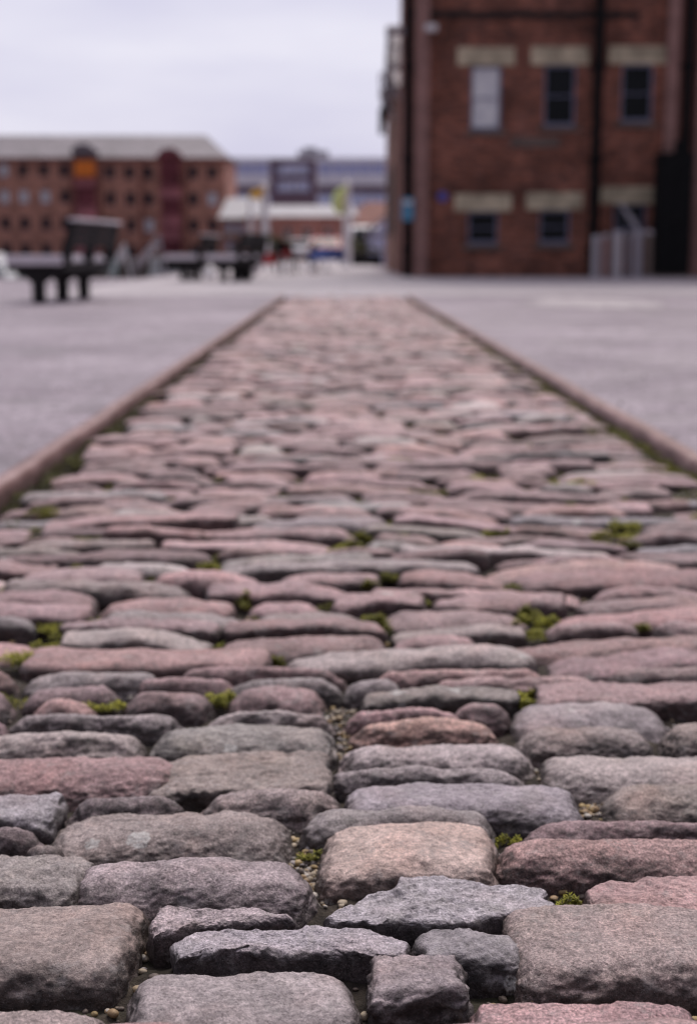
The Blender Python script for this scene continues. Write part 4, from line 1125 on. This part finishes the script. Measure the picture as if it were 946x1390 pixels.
MB().box((.2, .2, 0), (c-a-.2, 17.8, zz(300)-.01)).build('base_wall', M['purple'], Of)
MB().box((P(404, 300, YO)[0]-a, 3, zz(214)), (P(446, 300, YO)[0]-a, 9, zz(203))).box((P(412, 300, YO)[0]-a, 4, zz(203)), (P(430, 300, YO)[0]-a, 8, zz(198))).build('roof_plant', M['galv'], Of)
# dark framed block in front
YD = 230.0
a, c, z0, z1 = far(367, 429, 216, 300, YD)
Db = empty('framed_block', (a, YD, GZ), 'dark framed cube block with two rows of pale windows, in front of the long office', 'office building')
zz = lambda y: P(400, y, YD)[1]-GZ; w = c-a; fw = P(376, 300, YD)[0]-a
ops = [(fw, w-fw, zz(238), zz(223)), (fw, w-fw, zz(260), zz(245))]
facade(0, w, 0, zz(216), ops, .5).build('frame_wall', M['purple'], Db)
MB().quad((0, 0, 0), (0, 12, 0), (0, 12, zz(216)), (0, 0, zz(216))).quad((w, 0, 0), (w, 0, zz(216)), (w, 12, zz(216)), (w, 12, 0)).quad((0, 0, zz(216)), (w, 0, zz(216)), (w, 12, zz(216)), (0, 12, zz(216))).build('side_walls', M['purple'], Db)
for (x0, x1, q0, q1) in ops:
    o = MB().quad((x0, .4, q0), (x1, .4, q0), (x1, .4, q1), (x0, .4, q1)).build('window', M['bglass'], Db)
    f = MB()
    for X in np.linspace(x0, x1, 5)[1:-1]: f.box((X-.12, .28, q0), (X+.12, .39, q1))
    f.build('mullion', M['pale'], o)

def house(name, label, px0, px1, ridge_px, eave_px, Yd, wallm, roofm, wins, depth=9., hipw=None, winm='glass', wsz=(9, 13)):
    a, c, _, _ = far(px0, px1, 0, 0, Yd); zz = lambda y: P(400, y, Yd)[1]-GZ
    e = empty(name, (a, Yd, GZ), label, 'building'); w = c-a
    ops = []
    for (X, Yp) in wins:
        lx0 = P(X-wsz[0]/2, 300, Yd)[0]-a; lx1 = P(X+wsz[0]/2, 300, Yd)[0]-a; ops.append((lx0, lx1, zz(Yp+wsz[1]/2), zz(Yp-wsz[1]/2)))
    ev, rg = zz(eave_px), zz(ridge_px)
    facade(0, w, 0, ev, ops, .2).build('wall', M[wallm], e)
    MB().quad((0, 0, 0), (0, depth, 0), (0, depth, ev), (0, 0, ev)).quad((w, 0, 0), (w, 0, ev), (w, depth, ev), (w, depth, 0)).build('side_wall', M[wallm], e)
    hp = min(w*.3, depth*.4) if hipw is None else hipw
    MB().add([(-.25, -.3, ev), (w+.25, -.3, ev), (w+.25, depth+.3, ev), (-.25, depth+.3, ev), (hp, depth/2, rg), (w-hp, depth/2, rg)], [(0,1,5,4), (1,2,5), (2,3,4,5), (3,0,4)]).build('roof', M[roofm], e)
    for (x0, x1, q0, q1) in ops:
        f = MB().box((x0, .08, q0), (x0+.08, .15, q1)).box((x1-.08, .08, q0), (x1, .15, q1)).box((x0+.08, .08, q0), (x1-.08, .15, q0+.08)).box((x0+.08, .08, q1-.08), (x1-.08, .15, q1)).build('window', M['white'], e)
        MB().quad((x0+.04, .13, q0+.04), (x1-.04, .13, q0+.04), (x1-.04, .13, q1-.04), (x0+.04, .13, q1-.04)).build('pane', M[winm], f)
        MB().box((x0-.15, -.06, q0-.18), (x1+.15, -.003, q0-.003)).build('sill', M['lintel'], e)
    return e
e = house('market_hall', 'low red brick hall under a broad pale sheet roof at the end of the street', 332, 482, 275, 294, 120., 'brick_red', 'paleroof', [(391, 316), (417, 316), (446, 316), (362, 316), (391, 341), (417, 341), (446, 341), (362, 341)], 14., .2)
house('brick_house', 'brown red roofed brick house glimpsed between the white banner pole and the right warehouse', 470, 560, 272, 304, 140., 'brick_red', 'redroof', [(490, 318), (512, 318), (534, 318)], 9.)
house('rendered_building', 'pinkish rendered building with white roof between the far warehouse and the brick hall', 300, 356, 266, 296, 132., 'pier', 'paleroof', [(312, 310), (326, 310), (340, 310), (312, 334), (326, 334), (340, 334)], 10., .2, 'bglass')

# gabled glass pavilion right of the pole
YP = 66.0
a, c, z0, z1 = far(500, 560, 290, 360, YP); zz = lambda y: P(400, y, YP)[1]-GZ
pv = empty('glass_pavilion', (a, YP, GZ), 'small grey gabled glass pavilion beside the corner of the right warehouse', 'pavilion')
w = c-a; ev = zz(318); rg = zz(292)
b = MB()
for X in np.linspace(0, w, 6): MB().box((X-.04, -.04, 0), (X+.04, .04, ev-.045)).build('post', M['galv'], pv)
for zq in (.04, ev*.5, ev): MB().box((0, -.046, zq-.04), (w, -.001, zq+.04)).build('cross_rail', M['galv'], pv)
b.prism([(-.2, ev), (w/2, rg), (w+.2, ev), (w+.2, ev+.16), (w/2, rg+.18), (-.2, ev+.16)], 'y', -.3, -.1)
for Yq in (2, 4, 6): MB().box((-.04, Yq-.04, 0), (.04, Yq+.04, ev-.045)).build('post', M['galv'], pv)
b.build('gable_frame', M['galv'], pv)
MB().quad((0, .0, .05), (w, .0, .05), (w, .0, ev), (0, .0, ev)).add([(0, 0, ev), (w, 0, ev), (w/2, 0, rg)], [(0, 1, 2)]).quad((0, 0, .05), (0, 6, .05), (0, 6, ev), (0, 0, ev)).build('glazing', M['bglass'], pv)
MB().quad((-.25, -.3, ev+.1), (w/2, -.3, rg+.19), (w/2, 6.2, rg+.19), (-.25, 6.2, ev+.1)).quad((w/2, -.3, rg+.19), (w+.25, -.3, ev+.1), (w+.25, 6.2, ev+.1), (w/2, 6.2, rg+.19)).build('roof', M['paleroof'], pv)

# vehicles
def make_car(name, loc, rz, paint, label, van=False):
    e = empty(name, loc, label, 'van' if van else 'car', None, rz)
    L, Wd = (4.9, 1.95) if van else (4.2, 1.76)
    if van:
        prof = [(0, .35), (0, 1.0), (.15, 1.10), (.75, 1.30), (1.45, 2.05), (1.8, 2.2), (4.8, 2.22), (4.9, 2.1), (4.9, .35)]
    else:
        prof = [(0, .32), (-.02, .62), (.12, .78), (1.05, .94), (1.75, 1.38), (2.2, 1.46), (3.1, 1.43), (3.85, 1.02), (4.15, .93), (4.2, .55), (4.15, .32)]
    b = MB(); n = len(prof)
    def ring(yy, ins): return [(x, yy*(1 - ins*max(0, (z-.9))), z) for x, z in prof]
    h = Wd/2; ins = .05 if van else .28
    r0 = [(x, -h*(1-ins*max(0, z-.9)), z) for x, z in prof]; r1 = [(x, h*(1-ins*max(0, z-.9)), z) for x, z in prof]
    b.add(r0+r1, [tuple(range(n)), tuple(range(2*n-1, n-1, -1))] + [(k, (k+1) % n, n+(k+1) % n, n+k) for k in range(n)])
    b.build('body', M[paint], e)
    if van:
        MB().quad((.80, -.75, 1.37), (.80, .75, 1.37), (1.40, .72, 2.01), (1.40, -.72, 2.01)).build('windscreen', M['glass'], e).location = (-.012, 0, .01)
        for s in (-1, 1): MB().box((4.902, min(s*.04, s*.7), 1.25), (4.91, max(s*.04, s*.7), 1.9)).build('rear_window', M['glass'], e)
    else:
        MB().quad((1.12, -.74, .985), (1.12, .74, .985), (1.72, .66, 1.365), (1.72, -.66, 1.365)).build('windscreen', M['glass'], e).location = (-.012, 0, .012)
        MB().quad((3.18, -.64, 1.39), (3.18, .64, 1.39), (3.80, .72, 1.045), (3.80, -.72, 1.045)).build('rear_window', M['glass'], e).location = (.012, 0, .012)
        for s in (-1, 1):
            y0 = s*(h*(1-ins*.1)+.004); y1 = s*(h*(1-ins*.46)+.006)
            MB().quad((1.45, y0, 1.0), (3.5, y0, 1.0), (3.05, y1, 1.36), (1.9, y1, 1.36)).build('side_window', M['glass'], e)
    lxp = 4.205 if not van else 4.905
    for s in (-1, 1):
        MB().box((-.03, s*.62-.17, .62), (.05, s*.62+.17, .76), .01).build('headlight', M['lamp'], e)
        MB().box((lxp-.06, s*.66-.12, .68), (lxp+.01, s*.66+.12, .92), .01).build('tail_light', M['tail'], e)
    MB().box((lxp-.02, -.26, .50), (lxp+.012, .26, .61)).build('number_plate', M['yellow'], e)
    MB().box((-.035, -.26, .40), (-.012, .26, .51)).build('number_plate', M['white'], e)
    for X in (.82, L-.85):
        for s in (-1, 1):
            wl = MB().tube((X, s*(h-.2), .32), (X, s*(h+.012), .32), .32, n=20).build('wheel', M['rubber'], e)
            MB().tube((X, s*(h+.0), .32), (X, s*(h+.022), .32), .19, n=16).build('rim', M['steel'], wl)
    return e
def on(x, Yd): return (P(x, 350, Yd)[0], Yd, GZ)
v = make_car('parked_van', (P(497, 350, 84)[0], 84, GZ), radians(90), 'white', 'white van parked nose on behind the grey glass pavilion', True)
make_car('parked_car', (P(441, 350, 78)[0], 78, GZ), radians(90), 'redp', 'red car parked in front of the low brick hall')
make_car('parked_car', (P(398, 350, 88)[0], 88, GZ), radians(78), 'galv', 'grey car parked behind the folded red parasol')
make_car('parked_car', (P(315, 350, 92)[0]+2, 92, GZ), radians(95), 'bluep', 'dark blue car parked behind the askew short bench')

# banner poles
def banner(x, top, fl0, fl1, Yd, cloth, label):
    X = P(x, 350, Yd)[0]; e = empty('banner_pole', (X, Yd, GZ), label, 'banner pole', 'white poles with cloth tops')
    zt = P(x, top, Yd)[1]-GZ; f0 = P(x, fl1, Yd)[1]-GZ; f1 = P(x, fl0, Yd)[1]-GZ
    MB().lathe((0, 0, 0), [(.26, 0), (.26, .05), (.17, .12), (.165, zt*.5), (.14, zt-.05), (.08, zt), (.01, zt+.03)], 16).build('pole', M['white'], e, smooth=True)
    V, Fq = [], []; n = 9; m_ = 8
    for i in range(n):
        for j in range(m_):
            t = i/(n-1); s = j/(m_-1); wd = .62*(.35+.65*math.sin(pi*min(1, t*.75+.12)))
            V.append((-.1-wd*s+.1, .19*math.sin(s*5+t*3)-.22, f0+(f1-f0)*t - .12*s))
    for i in range(n-1):
        for j in range(m_-1): Fq.append((i*m_+j, i*m_+j+1, (i+1)*m_+j+1, (i+1)*m_+j))
    MB().add(V, Fq).build('flag', M[cloth], e, smooth=True)
    return e
banner(471, 246, 252, 288, 58, 'lime', 'white pole with a limp lime green cloth at its top, right of centre')
banner(360, 250, 254, 268, 60, 'yellow', 'white pole with a short amber cloth at its top, left of centre')
X = P(341, 350, 62)[0]
mp_ = empty('white_mast', (X, 62, GZ), 'plain thin white mast just left of the amber topped pole', 'mast')
MB().lathe((0, 0, 0), [(.16, 0), (.1, .1), (.09, 2.4), (.06, 2.9)], 12).build('shaft', M['white'], mp_, smooth=True)
MB().lathe((0, 0, 2.9), [(.06, 0), (.1, .03), (.08, .12), (.01, .16)], 12).build('finial', M['white'], mp_, smooth=True)

def bin_(x, Yd, top_px, label):
    X, z = P(x, top_px, Yd); e = empty('litter_bin', (X, Yd, GZ), label, 'litter bin', 'black litter bins'); hh = z-GZ
    MB().lathe((0, 0, 0), [(.19, .03), (.21, .06), (.235, hh*.72), (.23, hh*.73)], 16).build('body', M['black'], e, smooth=True)
    MB().lathe((0, 0, 0), [(.24, hh*.83), (.25, hh*.87), (.20, hh*.97), (.02, hh)], 16).build('hood', M['black'], e, smooth=True)
    for q in range(3): MB().box((.2*cos(q*2.1)-.02, .2*sin(q*2.1)-.02, hh*.7), (.2*cos(q*2.1)+.02, .2*sin(q*2.1)+.02, hh*.85)).build('hood_post', M['black'], e)
    MB().lathe((0, 0, 0), [(.2, 0), (.2, .03)], 16).build('plinth', M['sill'], e)
bin_(329, 30.2, 328, 'black hooded litter bin right of the askew short bench')
# cafe corner: folded parasol, tables, chairs, white globe bollards
def globe(x, y, Yd, r_px, label):
    X, z = P(x, y, Yd); r = r_px/F*Yd; e = empty('globe_bollard', (X, Yd, GZ), label, 'bollard', 'white ball topped bollards')
    MB().lathe((0, 0, 0), [(.09, 0), (.09, .03), (.06, .06), (.055, max(.1, z-GZ-r*.9))], 14).build('stem', M['galv'], e, smooth=True)
    pr = [(max(.004, r*sin(pi*k/10)), z-GZ-r*cos(pi*k/10)) for k in range(11)]
    MB().lathe((0, 0, 0), pr, 18).build('ball', M['white'], e, smooth=True)
globe(346, 363, 38, 9, 'white ball topped bollard beside the askew short bench'); globe(425, 367, 40, 8, 'white ball topped bollard in front of the blue clothed table'); globe(286, 372, 33, 7.5, 'white ball topped bollard under the second bench')
def chair(x, Yd, rz, label, mat='black'):
    e = empty('cafe_chair', on(x, Yd), label, 'chair', 'dark cafe chairs', rz)
    for sx in (-.2, .2):
        for sy in (-.2, .2): MB().tube((sx*1.1, sy*1.1, 0), (sx, sy, .45), .016, n=8).build('leg', M[mat], e)
    MB().box((-.23, -.23, .45), (.23, .23, .485), .01).build('seat', M[mat], e)
    b = MB()
    for sx in (-.2, .2): b.tube((sx, .2, .48), (sx, .27, .84), .015, n=8)
    b.prism([(.235, .60), (.26, .60), (.295, .84), (.27, .84)], 'x', -.22, .22); b.build('backrest', M[mat], e); return e
chair(389, 38.5, .4, 'dark cafe chair in front of the folded red parasol', 'black'); chair(398, 39.5, 2.4, 'dark cafe chair right of the folded red parasol', 'oldblack'); chair(414, 41, -1.2, 'dark cafe chair left of the blue clothed table', 'black')
def table(x, Yd, label, topm, cloth=False, dia=.36):
    e = empty('cafe_table', on(x, Yd), label, 'table')
    MB().lathe((0, 0, 0), [(.24, 0), (.24, .02), (.03, .05), (.03, .70)], 16).build('pedestal', M['galv'], e, smooth=True)
    if cloth: MB().lathe((0, 0, 0), [(dia*1.12, .34), (dia*1.04, .66), (dia, .725), (dia*.96, .735), (.01, .737)], 20).build('table_cloth', M[topm], e, smooth=True)
    else: MB().lathe((0, 0, 0), [(dia, .70), (dia+.01, .715), (dia, .73), (.01, .731)], 20).build('tabletop', M[topm], e, smooth=True)
    return e
table(382, 39.2, 'small pale round cafe table beside the red clothed stool', 'steel'); table(444, 44, 'blue clothed cafe table in front of the red parked car', 'bluec', True, .52); table(433, 46, 'grey topped cafe table behind the blue clothed one', 'galv')
st = empty('stool', on(367, 39.5), 'low stool draped in red cloth right of the white ball bollard', 'stool')
for q in range(3): MB().tube((.15*cos(q*2.1), .15*sin(q*2.1), 0), (.1*cos(q*2.1), .1*sin(q*2.1), .52), .018, n=8).build('leg', M['black'], st)
MB().lathe((0, 0, 0), [(.23, .26), (.21, .48), (.18, .54), (.01, .55)], 16).build('seat_cover', M['redp'], st, smooth=True)
ps = empty('folded_parasol', on(389, 47), 'folded dark red parasol standing among the cafe chairs', 'parasol')
MB().tube((0, 0, .06), (0, 0, 1.25), .025, n=10).build('pole', M['galv'], ps); MB().lathe((0, 0, 0), [(.25, 0), (.25, .05), (.04, .07)], 16).build('base', M['galv'], ps)
z1 = P(389, 327, 47)[1]-GZ; MB().lathe((0, 0, 0), [(.05, .42), (.15, .46), (.16, .62), (.10, z1-.08), (.02, z1)], 12).build('canopy', M['redc'], ps, smooth=True)

# shrubs and the dark planter
def shrub(x, Yd, r, h, label, pot=None):
    e = empty('shrub', on(x, Yd), label, 'shrub')
    cs = []
    b = MB()
    for k in range(7):
        a = k*.9; tip = (r*.6*cos(a), r*.6*sin(a), h*(.6+.3*random.random())); b.tube((0, 0, 0), tip, .025, .008, n=6)
    b.build('stem', M['bark'], e)
    lo = leaf_patch([(r*.55*cos(k*1.9), r*.55*sin(k*1.9), h*(.35+.5*((k*.37) % 1)), r*.62, r*.62, 320, .13, RNG.uniform(.35, .9)) for k in range(12)], 'leaves', None, None, None, 'leafm')
    if 'kind' in lo: del lo['kind']
    lo.parent = e; return e
shrub(372, 64, .75, 1.4, 'green shrub right of the amber topped pole'); shrub(349, 66, .6, 1.3, 'green shrub left of the amber topped pole'); shrub(486, 70, .7, 1.35, 'green shrub between the lime topped pole and the white van')
pt = empty('planter', on(494, 60), 'long dark planter box in front of the white van', 'planter')
b = MB(); b.box((-.75, -.25, .06), (.75, .25, .50), .02); b.build('box', M['black'], pt); MB().box((-.7, -.2, 0), (-.5, .2, .06)).box((.5, -.2, 0), (.7, .2, .06)).build('foot', M['galv'], pt)
MB().box((-.71, -.21, .50), (.71, .21, .515)).build('soil', M['soil'], pt)
lo = leaf_patch([(-.5+.25*k, 0, .55+.08*(k % 2), .2, .18, 140, .1, .4) for k in range(5)], 'leaves', None, None, None, 'leafm'); lo.parent = pt
if 'kind' in lo: del lo['kind']

# ------------------------------------------------------------------ world, sun, camera
w = bpy.data.worlds.new('World'); S.world = w; w.use_nodes = True; nt = w.node_tree
bg = nt.nodes['Background']
SUN_EL, SUN_AZ = radians(52), radians(12)      # azimuth measured from +Y towards +X
sky = nt.nodes.new('ShaderNodeTexSky'); sky.sky_type = 'NISHITA'; sky.sun_disc = False; sky.sun_elevation = SUN_EL; sky.sun_rotation = SUN_AZ; sky.air_density = 1.2; sky.dust_density = 2.5
tc = nt.nodes.new('ShaderNodeTexCoord'); mp = nt.nodes.new('ShaderNodeMapping'); mp.inputs['Scale'].default_value = (1.0, 1.0, 4.5)
nt.links.new(tc.outputs['Generated'], mp.inputs['Vector'])
nz = nt.nodes.new('ShaderNodeTexNoise'); nz.inputs['Scale'].default_value = 2.6; nz.inputs['Detail'].default_value = 5; nz.inputs['Roughness'].default_value = .5
nt.links.new(mp.outputs[0], nz.inputs['Vector'])
cr = nt.nodes.new('ShaderNodeValToRGB'); cr.color_ramp.elements[0].position = .33; cr.color_ramp.elements[1].position = .65
K = 10.0
cr.color_ramp.elements[0].color = (.63*K*.1, .615*K*.1, .80*K*.1, 1); cr.color_ramp.elements[1].color = (.86*K*.1, .84*K*.1, .95*K*.1, 1)
nt.links.new(nz.outputs['Fac'], cr.inputs['Fac'])
sc_ = nt.nodes.new('ShaderNodeVectorMath'); sc_.operation = 'SCALE'; 
sx_ = nt.nodes.new('ShaderNodeSeparateXYZ'); nt.links.new(tc.outputs['Generated'], sx_.inputs[0])
mr = nt.nodes.new('ShaderNodeMapRange'); mr.interpolation_type = 'SMOOTHSTEP'; mr.inputs[1].default_value = -.75; mr.inputs[2].default_value = .45; mr.inputs[3].default_value = 3.3; mr.inputs[4].default_value = 10.0
nt.links.new(sx_.outputs[1], mr.inputs[0]); nt.links.new(mr.outputs[0], sc_.inputs['Scale'])      # sky dimmed behind the camera, added to darken surfaces facing it
nt.links.new(cr.outputs['Color'], sc_.inputs[0])
mx = nt.nodes.new('ShaderNodeMix'); mx.data_type = 'RGBA'; mx.inputs[0].default_value = .94
nt.links.new(sky.outputs['Color'], mx.inputs[6]); nt.links.new(sc_.outputs[0], mx.inputs[7])
nt.links.new(mx.outputs[2], bg.inputs['Color']); bg.inputs['Strength'].default_value = .10

ld = bpy.data.lights.new('sun', 'SUN'); ld.energy = 2.8; ld.angle = radians(30); ld.color = (1, .93, .86)
lo = bpy.data.objects.new('sun', ld); COL.objects.link(lo)
lo.rotation_euler = (-(pi/2-SUN_EL), 0, -SUN_AZ)     # shines from ahead of the camera, high
lo.location = (0, 0, 30)

cd = bpy.data.cameras.new('camera'); co = bpy.data.objects.new('camera', cd); COL.objects.link(co); S.camera = co
co.location = (0, 0, CAMH); co.rotation_euler = (pi/2-TH, 0, -YAW)
cd.sensor_fit = 'VERTICAL'; cd.sensor_height = 36; cd.sensor_width = 24.5; cd.lens = 36*F/1390.0
cd.clip_start = .05; cd.clip_end = 5000
cd.dof.use_dof = True; cd.dof.focus_distance = 1.15; cd.dof.aperture_fstop = 4.7; cd.dof.aperture_blades = 9

S.view_settings.view_transform = 'Standard'; S.view_settings.look = 'None'; S.view_settings.exposure = 0; S.view_settings.gamma = 1
S.render.engine = 'CYCLES'; S.cycles.use_denoising = True; S.cycles.denoising_input_passes = 'RGB_ALBEDO_NORMAL'; S.cycles.denoising_prefilter = 'ACCURATE'; S.cycles.use_adaptive_sampling = False; S.cycles.filter_width = 1.15; S.cycles.max_bounces = 6
print('individual stones', n_ind, 'bulk stones', n_far, 'bulk verts', nb)
